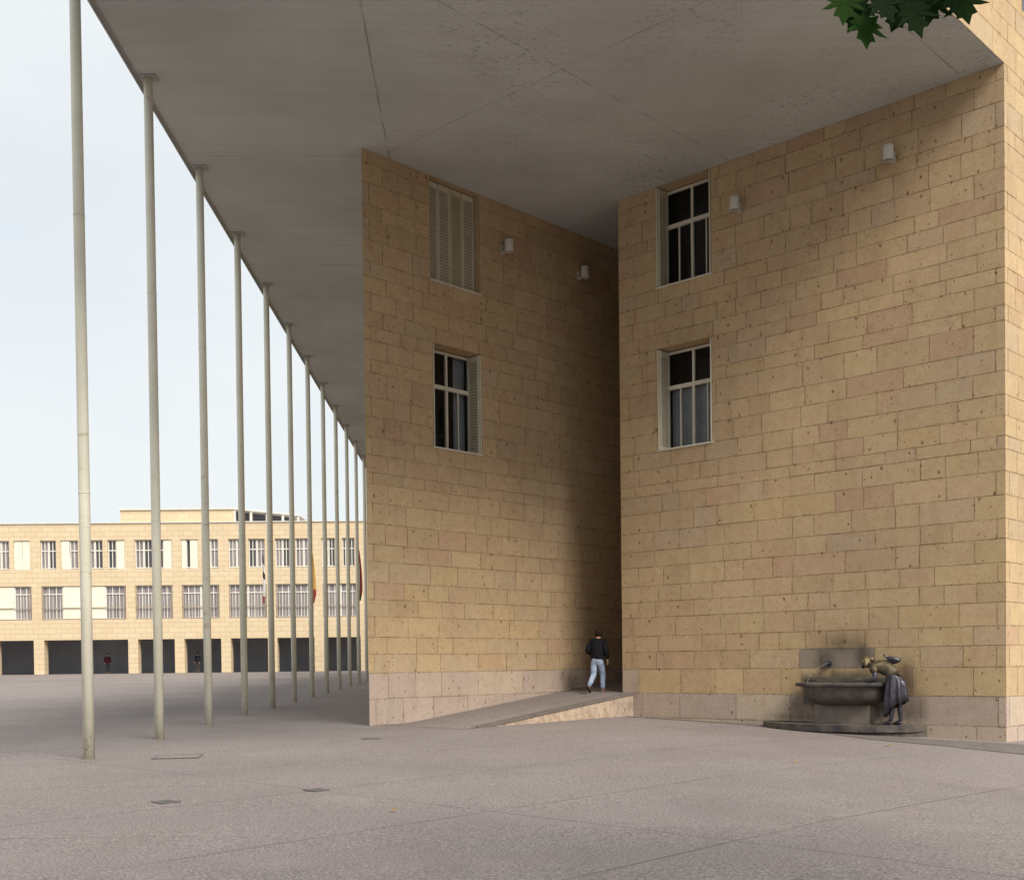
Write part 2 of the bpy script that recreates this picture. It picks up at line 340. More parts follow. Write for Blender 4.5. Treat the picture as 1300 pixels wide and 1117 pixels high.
def sub_rect(rects,h):
    out=[]
    for (a,b,c,d) in rects:      # s0,s1,z0,z1
        ha,hb,hc,hd=h
        if hb<=a or ha>=b or hd<=c or hc>=d: out.append((a,b,c,d)); continue
        if ha>a: out.append((a,ha,c,d))
        if hb<b: out.append((hb,b,c,d))
        m0,m1=max(a,ha),min(b,hb)
        if hc>c: out.append((m0,m1,c,hc))
        if hd<d: out.append((m0,m1,hd,d))
    return out
def stone_wall(name,parent,O,d,n,s0,s1,z0,z1,holes=(),seed=1,reveal=.5,mark=None,quoin=None,wmul=1):
    r=random.Random(seed); w=MB(); O=Vector(O); d=Vector(d); n=Vector(n)
    P=lambda s,z,o: O+d*s+n*o+Vector((0,0,z))
    flip=(d.cross(Vector((0,0,1)))).dot(n)<0
    def quad(ps,mat,c):
        w.face(ps[::-1] if flip else ps,mat,c)
    J=.0045
    # backing
    backs=[(s0,s1,z0,z1)]
    for h in holes: backs=sub_rect(backs,h)
    for a,b,c,e in backs: quad([P(a,c,-.007),P(b,c,-.007),P(b,e,-.007),P(a,e,-.007)],1,(1,1,1))
    for ci in range(len(courses)-1):
        c0,c1=courses[ci],courses[ci+1]
        if c1<=z0+.02 or c0>=z1-.02: continue
        c0=max(c0,z0); c1=min(c1,z1)
        s=s0; first=True
        kind='plinth' if c1<=1.0 or (c1<1.5 and mark=='L') else 'stone'
        while s<s1-.02:
            wd=r.choice([.55,.7,.8,.95,1.05,1.2,1.35])*wmul*(1.25 if kind=='plinth' else 1)
            if first: wd=(.18 if ci%2 else .62)*r.uniform(.9,1.15); first=False
            e=s+wd
            if s1-e<.3: e=s1
            kk=kind
            if mark=='R' and kind=='stone' and c1<1.5 and s>9.3: kk='plinth'
            if mark=='R' and c0>1.3 and c1<2.05 and 2.6<(s+e)/2<5.0: kk='grey'
            base=tone(kk,r)
            rects=[(s,e,c0,c1)]
            for h in holes: rects=sub_rect(rects,h)
            for (a,b,cc,dd) in rects:
                if b-a<.03 or dd-cc<.03: continue
                j=[r.uniform(-.0035,.0035) for _ in range(8)]; o=r.uniform(-.002,.003)
                ja=J; jb=J
                pa,pb,pc,pd=a+ja,b-jb,cc+J,dd-J
                if a==s0: pa=a
                if abs(b-s1)<1e-6: pb=b
                f=[(pa+abs(j[0])*(a!=s0),pc+j[1]),(pb-abs(j[2])*(b!=s1),pc+j[3]),(pb-abs(j[4])*(b!=s1),pd+j[5]),(pa+abs(j[6])*(a!=s0),pd+j[7])]
                F=[P(x,z,o) for x,z in f]; G=[P(x,z,-.007) for x,z in f]
                quad(F,0,base)
                W_,H_=pb-pa,pd-pc; E4=[[0,W_,0,H_],[W_,0,0,H_],[W_,0,H_,0],[0,W_,H_,0]]
                if flip: E4=E4[::-1]
                w.e[len(w.f)-1]=[x for q_ in E4 for x in q_]
                for k in range(4):
                    k2=(k+1)%4; quad([F[k],G[k],G[k2],F[k2]],0,tuple(x*.9 for x in base))
            s=e
    for (a,b,c,e) in holes:
        t=tone('stone',r)
        quad([P(a,c,.0),P(a,e,.0),P(a,e,-reveal),P(a,c,-reveal)],0,t); quad([P(b,e,.0),P(b,c,.0),P(b,c,-reveal),P(b,e,-reveal)],0,t)
        quad([P(a,e,.0),P(b,e,.0),P(b,e,-reveal),P(a,e,-reveal)],0,t); quad([P(b,c,.0),P(a,c,.0),P(a,c,-reveal),P(b,c,-reveal)],0,t)
    return w.build(name,[M['stone'],M['mortar']],parent)

hall=empty('town_hall',(-2.7,27.87,.1),'huge sandstone town hall with deep concrete canopy and tall slender columns','building')
holesL=[(2.19,3.89,7.05,9.66),(2.16,3.89,11.21,13.79)]
holesR=[(7.165,8.825,7.05,9.66),(7.165,8.825,11.21,13.79)]
wl=stone_wall('wall',hall,A,dL,nL,0,21,-.2,SOF+.05,holesL,3,mark='L')
wl['label']='stone wall facing right at 45 degrees, left of the narrow passage'
wr=stone_wall('wall',hall,Cn,dR,nR,0,10.065,-.45,SOF+.05,holesR,8,mark='R')
wr['label']='stone wall behind the fountain, right of the narrow passage'
# outer face through the corner and above the canopy
wf=stone_wall('wall',hall,Cn,dL,nL,0,15,-.45,17.6,[(1.0,2.6,15.27,17.2)],21,reveal=.4)
wf['label']='brightly lit outer stone face at the right edge'
wu=stone_wall('wall',hall,Cn,-dL,nL,.0,19.0,SOF,17.6,[],22,wmul=1.4)
wu['label']='stone storey over the canopy edge'
# hidden flank walls (plain ashlar)
w=MB(); H=SOF+.05
w.face([(A.x,A.y,-.2),(A.x,82,-.2),(A.x,82,H),(A.x,A.y,H)][::-1]); w.build('wall',M['farY'],hall)
w=MB(); e=B+dL*15.5; w.face([(B.x,B.y,-.2),(e.x,e.y,-.2),(e.x,e.y,H),(B.x,B.y,H)]); w.build('wall',M['farD'],hall)
w=MB(); a=A+dL*20.9; b=a+nL*2.6; w.face([(a.x,a.y,0),(b.x,b.y,0),(b.x,b.y,H),(a.x,a.y,H)]); w.build('wall',M['farD'],hall)

# canopy slab: soffit polygon
yF=Cn.y-(Cn.x-XE)
far=82
poly=[(XE,yF),(Cn.x-.002,Cn.y-.002),(Cn.x+.0,Cn.y+1.0),(24,41),(24,far),(XE,far)]
poly=[(XE,yF+.01),(Cn.x,Cn.y+.01),(24,Cn.y+13.17),(24,far),(XE,far)]
s=MB(); s.face([(x,y,SOF) for x,y in poly][::-1],0); s.face([(x,y,SOF+.32) for x,y in poly],0)
for i in range(len(poly)):
    a=poly[i]; b=poly[(i+1)%len(poly)]
    if i==0: continue
    s.face([(a[0],a[1],SOF),(b[0],b[1],SOF),(b[0],b[1],SOF+.32),(a[0],a[1],SOF+.32)])
cano=MB(); cano=s
so=cano.build('canopy',M['soffit'],hall)
s=MB(); s.box((XE-.012,(yF+far)/2,SOF+.13),.03,far-yF,.40); s.box((XE+.03,(yF+far)/2,SOF-.012),.055,far-yF,.022); s.build('roof_edge',M['plate'],hall)
# roof over the upper storey
s=MB(); P_=[(-2.6,Cn.y-(Cn.x+2.6)+.02),(Cn.x,Cn.y+.02),(23.9,Cn.y+13.1),(23.9,far),(-2.6,far)]
s.face([(x,y,17.55) for x,y in P_]); s.face([(-2.6,P_[0][1],SOF+.32),(-2.6,P_[0][1],17.55),(-2.6,far,17.55),(-2.6,far,SOF+.32)]); s.build('roof',M['farY'],hall)

# columns
for i in range(-2,14):
    y=20.183+4.3811*i; z0=gz(XP,y)-.02; ztop=SOF-.032
    m=MB(); r=.0945; m.tube([(XP,y,z0),(XP,y,z0+4.6),(XP,y,z0+9.3),(XP,y,ztop)],[r,r,r*.985,r*.97],20)
    for zz in (z0+4.55,z0+9.25): m.tube([(XP,y,zz),(XP,y,zz+.02)],r+.0035,20)
    c=m.build('column',M['column'],hall,recalc=True)
    p=MB(); p.box((XP+.03,y,SOF-.0165),.31,.31,.029); p.build('plate',M['plate'],c)

# ------------------------------------------------------------------ windows of the hall
def hall_window(O,d,n,s0,s1,z0,z1,closed,label,side):
    O=Vector(O); P=lambda s,o,z: O+d*s+n*o+Vector((0,0,z))
    D=-.47; f=MB(); W=s1-s0
    bx=lambda mb,sa,sb,oa,ob,za,zb,mat=0: mb.box(P((sa+sb)/2,(oa+ob)/2,(za+zb)/2),abs(sb-sa),abs(ob-oa),abs(zb-za),d,n,(0,0,1),mat)
    g_=.004
    zt=z1-.03
    bx(f,s0+g_,s0+.06,D,D+.07,z0+.0,zt); bx(f,s1-.06,s1-g_,D,D+.07,z0,zt)
    bx(f,s0+.06,s1-.06,D,D+.07,zt-.06,zt); bx(f,s0+.06,s1-.06,D,D+.07,z0+.03,z0+.09)
    tz=z0+(z1-z0)*.635; mid=(s0+s1)/2
    bx(f,s0+.06,s1-.06,D-.002,D+.085,tz-.05,tz+.05)
    bx(f,mid-.035,mid+.035,D,D+.075,z0+.09,tz-.05); bx(f,mid-.03,mid+.03,D,D+.07,tz+.05,zt-.06)
    for k in (.25,.75):
        sx=s0+W*k; bx(f,sx-.018,sx+.018,D+.01,D+.05,z0+.09,tz-.05)
    fr=f.build('window',M['frame'],hall); fr['label']=label
    p=MB(); p.face([P(s0+.05,D+.02,z0+.05),P(s1-.05,D+.02,z0+.05),P(s1-.05,D+.02,zt-.05),P(s0+.05,D+.02,zt-.05)][::(-1 if side=='R' else 1)]); p.build('pane',M['glass'],fr)
    sl=MB(); bx(sl,s0-.03,s1+.03,-.10,.03,z0-.015,z0+.022); sl.build('sill',M['frame'],fr)
    # dark room behind with curtain
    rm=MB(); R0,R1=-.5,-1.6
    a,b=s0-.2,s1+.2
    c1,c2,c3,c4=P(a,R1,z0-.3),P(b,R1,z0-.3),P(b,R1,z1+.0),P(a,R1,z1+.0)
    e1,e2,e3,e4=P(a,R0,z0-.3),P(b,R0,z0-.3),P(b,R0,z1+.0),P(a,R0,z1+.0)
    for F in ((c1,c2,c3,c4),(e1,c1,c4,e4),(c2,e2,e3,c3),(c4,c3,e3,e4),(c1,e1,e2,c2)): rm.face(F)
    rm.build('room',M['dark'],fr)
    if not closed and z1<13:
        cu=MB(); vs=[];N=40; cs0,cs1=(s0+.35,s0+W*.98) if side=='R' else (s1-.42,s1-.02)
        zb=z0+.02; zz=tz-.02 if side=='R' else zt
        for i in range(N+1):
            s_=cs0+(cs1-cs0)*i/N; o=-.62+.02*math.sin(i*1.9)
            vs+=[P(s_,o,zb),P(s_,o,zz)]
        cu.mesh(vs,[(2*i,2*i+2,2*i+3,2*i+1) for i in range(N)]); cu.build('curtain',M['curtain'],fr)
    # louvred leaves
    def leaf(p0,p1,za,zb,mat,n_l=30,th=.03,lsg=1):
        p0=Vector(p0);p1=Vector(p1); dd=(p1-p0); Lw=dd.length; dd.normalize(); nn=dd.cross(Vector((0,0,1)))
        m=MB(); st=.045
        m.box(p0+dd*st/2+Vector((0,0,(za+zb)/2)),st,th,zb-za,dd,nn); m.box(p1-dd*st/2+Vector((0,0,(za+zb)/2)),st,th,zb-za,dd,nn)
        mm=(p0+p1)/2
        m.box(mm+Vector((0,0,za+.04)),Lw-2*st,th,.08,dd,nn); m.box(mm+Vector((0,0,zb-.07)),Lw-2*st,th,.14,dd,nn)
        m.box(mm-nn*.006+Vector((0,0,(za+zb)/2)),Lw-2*st,.004,zb-za-.1,dd,nn,mat=1)
        hz=(zb-.14-za-.08)/n_l
        for k in range(n_l):
            zc=za+.08+hz*(k+.5); Z2=(Vector((0,0,1))*.75-nn*.66*lsg).normalized()
            m.box(mm+Vector((0,0,zc))+nn*.004,Lw-2*st,.006,hz*.70,dd,Z2.cross(dd),Z2)
        return m.build('shutter',[mat,M['slot']],fr)
    if closed:
        o=-.20; n4=4; pw=(W-.02)/n4
        for k in range(n4):
            a=s0+.01+pw*k+.009; b=s0+.01+pw*(k+1)-.009
            q1,q2=P(a,o,0),P(b,o,0)
            leaf(q1,q2,z0+.03,z1-.03,M['shutterO'] if k==2 else M['shutter'],30)
    else:
        for sgn,sx in ((1,s0+.022),(-1,s1-.022)):
            leaf(P(sx,-.40,0),P(sx,.02,0),z0+.04,z1-.03,M['shutter'])
            leaf(P(sx+sgn*.034,-.40,0),P(sx+sgn*.034,-.03,0),z0+.04,z1-.03,M['shutter'])
    return fr
hall_window(A,dL,nL,*holesL[0],False,'open window on the left stone wall, lower of two','L')
hall_window(A,dL,nL,*holesL[1],True,'window closed by louvred cream shutters, upper left','L')
hall_window(Cn,dR,nR,*holesR[0],False,'curtained window on the right stone wall, lower of two','R')
hall_window(Cn,dR,nR,*holesR[1],False,'dark window under the canopy, upper right','R')
# outer face window at top right
f=MB(); O=Cn; P=lambda s,o,z: O+dL*s+nL*o+Vector((0,0,z))
for (a,b,c,e) in ((1.003,1.08,15.273,17.197),(2.52,2.597,15.273,17.197),(1.08,2.52,15.273,15.35),(1.08,2.52,17.12,17.197),(1.76,1.84,15.35,17.12)): f.box(P((a+b)/2,-.1,(c+e)/2),b-a,.08,e-c,dL,nL)
fr=f.build('window',M['frame'],hall); p=MB(); p.box(P(1.8,-.12,16.23),1.44,.01,1.85,dL,nL); p.build('pane',M['pane_d'],fr)

# ------------------------------------------------------------------ wall lights
def wall_light(base,n,side,label):
    base=Vector(base); n=Vector(n)
    t=empty('wall_light',base,label,'wall light','white cylinder lights high on the stone walls')
    b=MB(); dd=n.cross(Vector((0,0,1)))
    b.box(base+n*.016+Vector((0,0,-.01)),.11,.03,.24,dd,n); b.box(base+n*.11+Vector((0,0,-.09)),.06,.16,.05,dd,n); b.build('bracket',M['lamp'],t)
    c=base+n*.24+Vector((0,0,.03)); m=MB(); r=.118; n_=28
    prof=[(r*.86,-.145),(r*.9,-.16),(r,-.15),(r,.145),(r*.96,.162),(0.001,.164)]
    vs=[];fs=[]
    prof=[(r*.80,-.06)]+prof
    for pr,pz in prof:
        for k in range(n_): vs.append(c+Vector((pr*math.cos(2*PI*k/n_),pr*math.sin(2*PI*k/n_),pz)))
    for i in range(len(prof)-1):
        for k in range(n_): fs.append((i*n_+k,i*n_+(k+1)%n_,(i+1)*n_+(k+1)%n_,(i+1)*n_+k))
    m.mesh(vs,fs); m.face([vs[k] for k in range(n_)][::-1],0)
    m.build('lamp_shade',M['lamp'],t)
wall_light(onL(4.76,0,12.60),nL,1,'white cylinder light on left wall right of the closed shutters')
wall_light(onL(7.88,0,12.63),nL,1,'small white cylinder light deep in the dark end of the left wall')
wall_light(onR(2.40,0,12.60),nR,1,'white cylinder light high near the right corner of the right wall')
wall_light(onR(6.32,0,12.60),nR,1,'white cylinder light just right of the dark upper window on right wall')

# ------------------------------------------------------------------ ramp
ramp=empty('ramp',onL(4,1.3,.3),'sloping paved ramp with stone side wall climbing into the passage','ramp')
def rz(u): return .05+.11*u
s=MB(); Wd=2.62; vs=[];N=40
for i in range(N+1):
    u=.45+(20.8-.45)*i/N; ww=Wd if u<6.62 else 2.285
    for j in range(5): p=onL(u,.002+ww*j/4 -(.0),rz(u)); vs.append((p.x,p.y,max(p.z,gz(p.x,p.y)+.004)))
s.mesh(vs,[(i*5+j,(i+1)*5+j,(i+1)*5+j+1,i*5+j+1)[::-1] for i in range(N) for j in range(4)],smooth=False); 
s.build('ramp_surface',M['ground'],ramp)
s=MB(); us=[1.2,2.1,3.25,3.85,5.0,6.0,6.86]
for a,b in zip(us,us[1:]):
    t=tone('plinth',random); t=(t[0]*1.02,t[1]*1.02,t[2]*.98)
    a_=a+.006; b_=b-.006
    for (oo,zt) in ((0,0),):
        pts=[onL(a_,Wd+.012,-.2),onL(b_,Wd+.012,-.2),onL(b_,Wd+.012,rz(b_)-.05),onL(a_,Wd+.012,rz(a_)-.05)]
        s.face(pts,0,t)
pts=[onL(us[0],Wd+.004,-.2),onL(us[-1],Wd+.004,-.2),onL(us[-1],Wd+.004,rz(us[-1])-.06),onL(us[0],Wd+.004,rz(us[0])-.06)]
s.face(pts,1)
s.build('side_wall',[M['stone'],M['mortar']],ramp)
s=MB()   # coping slab proud of the side wall
for a,b in ((1.02,3.2),(3.2,5.1),(5.1,6.86)):
    a+=.004;b-=.004
    I=lambda u,o,z:onL(u,o,rz(u)+z)
    P8=[I(a,Wd-.22,-.05),I(b,Wd-.22,-.05),I(b,Wd+.035,-.05),I(a,Wd+.035,-.05),I(a,Wd-.22,.009),I(b,Wd-.22,.009),I(b,Wd+.035,.009),I(a,Wd+.035,.009)]
    for F in ((0,3,2,1),(4,5,6,7),(0,1,5,4),(1,2,6,5),(2,3,7,6),(3,0,4,7)): s.face([P8[k] for k in F],0,(.33,.27,.23))
s.build('coping',M['strip'],ramp,recalc=True)

# ------------------------------------------------------------------ fountain
ft=empty('fountain',onR(3.6,.5,0),'dark stone wall fountain with long rounded basin below stained stones','fountain')
def FP(v,o,z): return onR(v,o,z)
# curved step
s=MB(); N=48; top=[];v0,v1=1.70,5.62
zt=.175
def bow(v): 
    t=(v-v0)/(v1-v0); return .16+1.02*math.sin(PI*min(1,max(0,t)))**.55
outl=[(v0+(v1-v0)*i/N) for i in range(N+1)]
def step_layer(s,off,za,zb):
    tp=[FP(v,.003,zb) for v in (outl[0],)]; 
    for i in range(N):
        a,b=outl[i],outl[i+1]; oa,ob=bow(a)+off,bow(b)+off
        s.face([FP(a,.003,zb),FP(b,.003,zb),FP(b,ob,zb),FP(a,oa,zb)],0); s.face([FP(a,oa,zb),FP(b,ob,zb),FP(b,ob,za),FP(a,oa,za)],0)
        s.face([FP(a,.003,za),FP(b,.003,za),FP(b,ob,za),FP(a,oa,za)][::-1],0)
    for v,k in ((outl[0],1),(outl[-1],-1)):
        F=[FP(v,.003,za),FP(v,.003,zb),FP(v,bow(v)+off,zb),FP(v,bow(v)+off,za)]; s.face(F[::k])
step_layer(s,0,.03,zt); step_layer(s,-.07,-.35,.028)
s.build('step',M['step'],ft,recalc=True)
# pedestal, back beam
s=MB(); s.box(FP(3.48,.22,.40),1.35,.43,.46,dR,nR); s.build('pedestal',M['plinthst'],ft)
s=MB(); s.box(FP(3.45,.13,.80),2.2,.25,.44,dR,nR); s.build('back_block',M['wet'],ft)
# basin: half-oval trough
def trough(name,rx,ry,profile,mat,cv=3.45,close=True,jit=0):
    m=MB(); n_=56; vs=[]
    for k,(sx,z) in enumerate(profile):
        for i in range(n_+1):
            a=PI*i/n_; ca,sa=math.cos(a),math.sin(a)
            ex=.62; px=math.copysign(abs(ca)**ex,ca)*rx*sx[0]; py=abs(sa)**.8*ry*sx[1]
            vs.append(FP(cv+px,.26+py,z+jit*noise.noise(Vector((px*4,py*4,z*9)))))
    fs=[]; w_=n_+1
    for k in range(len(profile)-1):
        for i in range(n_): fs.append((k*w_+i,k*w_+i+1,(k+1)*w_+i+1,(k+1)*w_+i))
    m.mesh(vs,fs)
    m.face([vs[i] for i in range(w_)][::-1],0)
    return m.build(name,mat,ft,recalc=True)
prof=[((.42,.42),.575),((.60,.56),.585),((.74,.70),.625),((.84,.81),.69),((.91,.89),.78),((.945,.92),.89),((.955,.93),1.0)]
b_=trough('basin',1.02,.62,prof,M['wet'])
rim=[((.95,.93),1.0),((1.07,1.03),1.005),((1.09,1.06),1.025),((1.09,1.06),1.085),((1.07,1.03),1.10),((.90,.85),1.10),((.88,.82),1.08),((.86,.80),.98)]
r_=trough('rim',1.02,.62,rim,M['step'],jit=.004); r_.parent=b_; 
r_.location=(0,0,0)
wt=trough('water',1.02,.62,[((.86,.80),1.04),((.01,.01),1.041)],M['water'])
# flat left end ledge of rim
s=MB(); s.box(FP(4.47,.30,1.05),.20,.56,.085,dR,nR); s.box(FP(3.45,.14,1.06),2.2,.27,.08,dR,nR); s.build('ledge',M['step'],ft)
# moss roll against the wall
s=MB(); N=40; vs=[]
for i in range(N+1):
    v=2.6+2.0*i/N
    for j in range(7):
        a=PI/2*j/6; rr_=.075+.03*noise.noise(Vector((v*3,j,1)))
        vs.append(FP(v,.004+rr_*math.cos(a),1.10+rr_*1.5*math.sin(a)))
s.mesh(vs,[(i*7+j,i*7+j+1,(i+1)*7+j+1,(i+1)*7+j) for i in range(N) for j in range(6)]); 
def m_moss():
    t=NT('damp moss'); c=t.mix(t.ramp(t.noise(9,5,.7),.35,.65),(.045,.042,.028),(.085,.072,.055)); t.bump(t.noise(40,4),.6,.02); return t.out(c,.95)
M['moss']=m_moss(); s.build('moss',M['moss'],ft)
# stain on the wall: thin soot/algae crust sheets
def m_stain():
    t=NT('algae stain crust'); at=t.n('ShaderNodeAttribute',attribute_name='tone').outputs['Color']
    c=t.mix(t.noise(8,4),(.06,.052,.042),(.13,.11,.092)); t.out(c,.9)
    tr=t.n('ShaderNodeBsdfTransparent'); mx=t.n('ShaderNodeMixShader')
    sep=t.n('ShaderNodeSeparateColor'); t.L(at,sep.inputs[0])
    nz=t.ramp(t.noise(4.0,6,.7,t.mapping((1,1,.5))),.25,.75); f=t.math('MULTIPLY',sep.outputs[0],t.math('MULTIPLY_ADD',nz,.9,.25)); f=t.math('MINIMUM',f,.86)
    t.L(f,mx.inputs[0]); t.L(tr.outputs[0],mx.inputs[1]); t.L(t.b.outputs[0],mx.inputs[2]); t.L(mx.outputs[0],t.t.nodes['Material Output'].inputs['Surface']); return t.mat
M['stain']=m_stain()
def stain(blobs,v0,v1,z0,z1,n_v=44,n_z=30):
    m=MB(); 
    def val(v,z):
        t=0
        for bv,bz,rv,rz_,s_ in blobs: t=max(t,s_*math.exp(-(((v-bv)/rv)**2+((z-bz)/rz_)**2)))
        ed=min(1,max(0,min(v-v0,v1-v,z-z0,z1-z)/.12)); return t*ed
    me=bpy.data.meshes.new('stain'); vs=[];cs=[]
    for j in range(n_z+1):
        for i in range(n_v+1):
            v=v0+(v1-v0)*i/n_v; z=z0+(z1-z0)*j/n_z; vs.append(FP(v,.0065,z)-wloc(ft)); k=val(v,z); cs+=[k,k,k,1]
    me.from_pydata(vs,[],[(j*(n_v+1)+i,j*(n_v+1)+i+1,(j+1)*(n_v+1)+i+1,(j+1)*(n_v+1)+i) for j in range(n_z) for i in range(n_v)])
    at=me.color_attributes.new('tone','FLOAT_COLOR','POINT'); at.data.foreach_set('color',cs); me.materials.append(M['stain'])
    o=bpy.data.objects.new('stain',me); col.objects.link(o); o.parent=ft
stain([(3.7,2.0,.55,.25,.50),(4.12,1.62,.20,.36,.75),(3.2,1.72,.18,.34,.75),(3.55,1.22,.95,.13,.9),(4.62,1.15,.16,.12,.8),(2.15,1.12,.17,.34,.8),(3.3,.75,1.1,.3,.75),(4.8,.62,.35,.34,.55),(2.0,.45,.4,.30,.45),(4.6,.27,.8,.08,.8),(3.45,2.15,.8,.2,.25)],1.6,5.9,.18,2.6)
stain([(.6,.5,.3,.3,1)],7.6,8.6,.12,.8) if False else None
# spout and jet
s=MB(); s.tube([FP(4.02,.0,1.52),FP(4.02,.10,1.53),FP(4.02,.17,1.52),FP(4.03,.20,1.485)],[.05,.032,.028,.026],12); s.tube([FP(4.02,0,1.52),FP(4.02,.03,1.52)],.075,14); s.build('spout',M['bronze'],ft)
s=MB(); pts=[(4.03+.0*t,.20+.33*t,1.48-.44*t*t-.0*t) for t in [i/14 for i in range(15)]]
s.tube([FP(v+.30*(i/14),o,z) for i,(v,o,z) in enumerate(pts)],[.006+.002*math.sin(i*2.1) for i in range(15)],8)
s.build('water_jet',M['water'],ft)

# ------------------------------------------------------------------ skinned figures
def skin(name,joints,edges,mat,parent,xf,sub=2,root=0):
    """joints: list of (x,y,z,r or (rx,ry)); xf maps local point to world"""
    me=bpy.data.meshes.new(name); off=wloc(parent) if parent else Vector((0,0,0))
    me.from_pydata([Vector(xf(Vector(j[:3])))-off for j in joints],edges,[])
    o=bpy.data.objects.new(name,me); col.objects.link(o)
    md=o.modifiers.new('s','SKIN'); md.use_smooth_shade=True
    for i,j in enumerate(joints):
        r=j[3]; me.skin_vertices[0].data[i].radius=(r,r) if not isinstance(r,tuple) else r
        me.skin_vertices[0].data[i].use_root=(i==root)
    sd=o.modifiers.new('d','SUBSURF'); sd.levels=sub; sd.render_levels=sub
    dg=bpy.context.evaluated_depsgraph_get(); dg.update(); ev=o.evaluated_get(dg)
    nm=bpy.data.meshes.new_from_object(ev); o.modifiers.clear(); o.data=nm
    nm.materials.clear(); nm.materials.append(mat)
    for p in nm.polygons: p.use_smooth=True
    if parent: o.parent=parent
    return o
def ball(mb,c,rx,ry,rz_,n=14,m=10,fn=None,xf=lambda p:p,zmin=-1):
    vs=[];fs=[]
    for j in range(m+1):
        th=PI*j/m
        for i in range(n):
            a=2*PI*i/n; d=Vector((math.sin(th)*math.cos(a),math.sin(th)*math.sin(a),max(zmin,math.cos(th))))
            k=fn(d) if fn else 1
            vs.append(xf(Vector(c)+Vector((d.x*rx*k,d.y*ry*k,d.z*rz_*k))))
    for j in range(m):
        for i in range(n): fs.append((j*n+i,(j+1)*n+i,(j+1)*n+(i+1)%n,j*n+(i+1)%n))
    mb.mesh(vs,fs)
def hand(J,E,wi,w,dirv,side,r=.011,curl=.5):
    """adds palm, five fingers to joints list from wrist index"""
    d=Vector(dirv).normalized(); s=Vector(side).normalized(); n=d.cross(s).normalized(); w=Vector(w)
    pi=len(J); p=w+d*.05; J.append((*p,(.026,.018))); E.append((wi,pi))
    for k,(off,ln) in enumerate(((-.03,.062),(-.010,.075),(.012,.072),(.032,.056))):
        a=p+s*off+d*.035; b=a+d*ln*.5+n*.012*curl*2; c=b+d*ln*.35*(1-curl*.4)+n*.03*curl
        i=len(J); J+= [(*a,.0095),(*b,.0088),(*c,.0075)]; E+=[(pi,i),(i,i+1),(i+1,i+2)]
    a=w+d*.03-s*.038; b=a+d*.035-s*.018+n*.012; i=len(J); J+=[(*a,.012),(*b,.009)]; E+=[(pi,i),(i,i+1)]
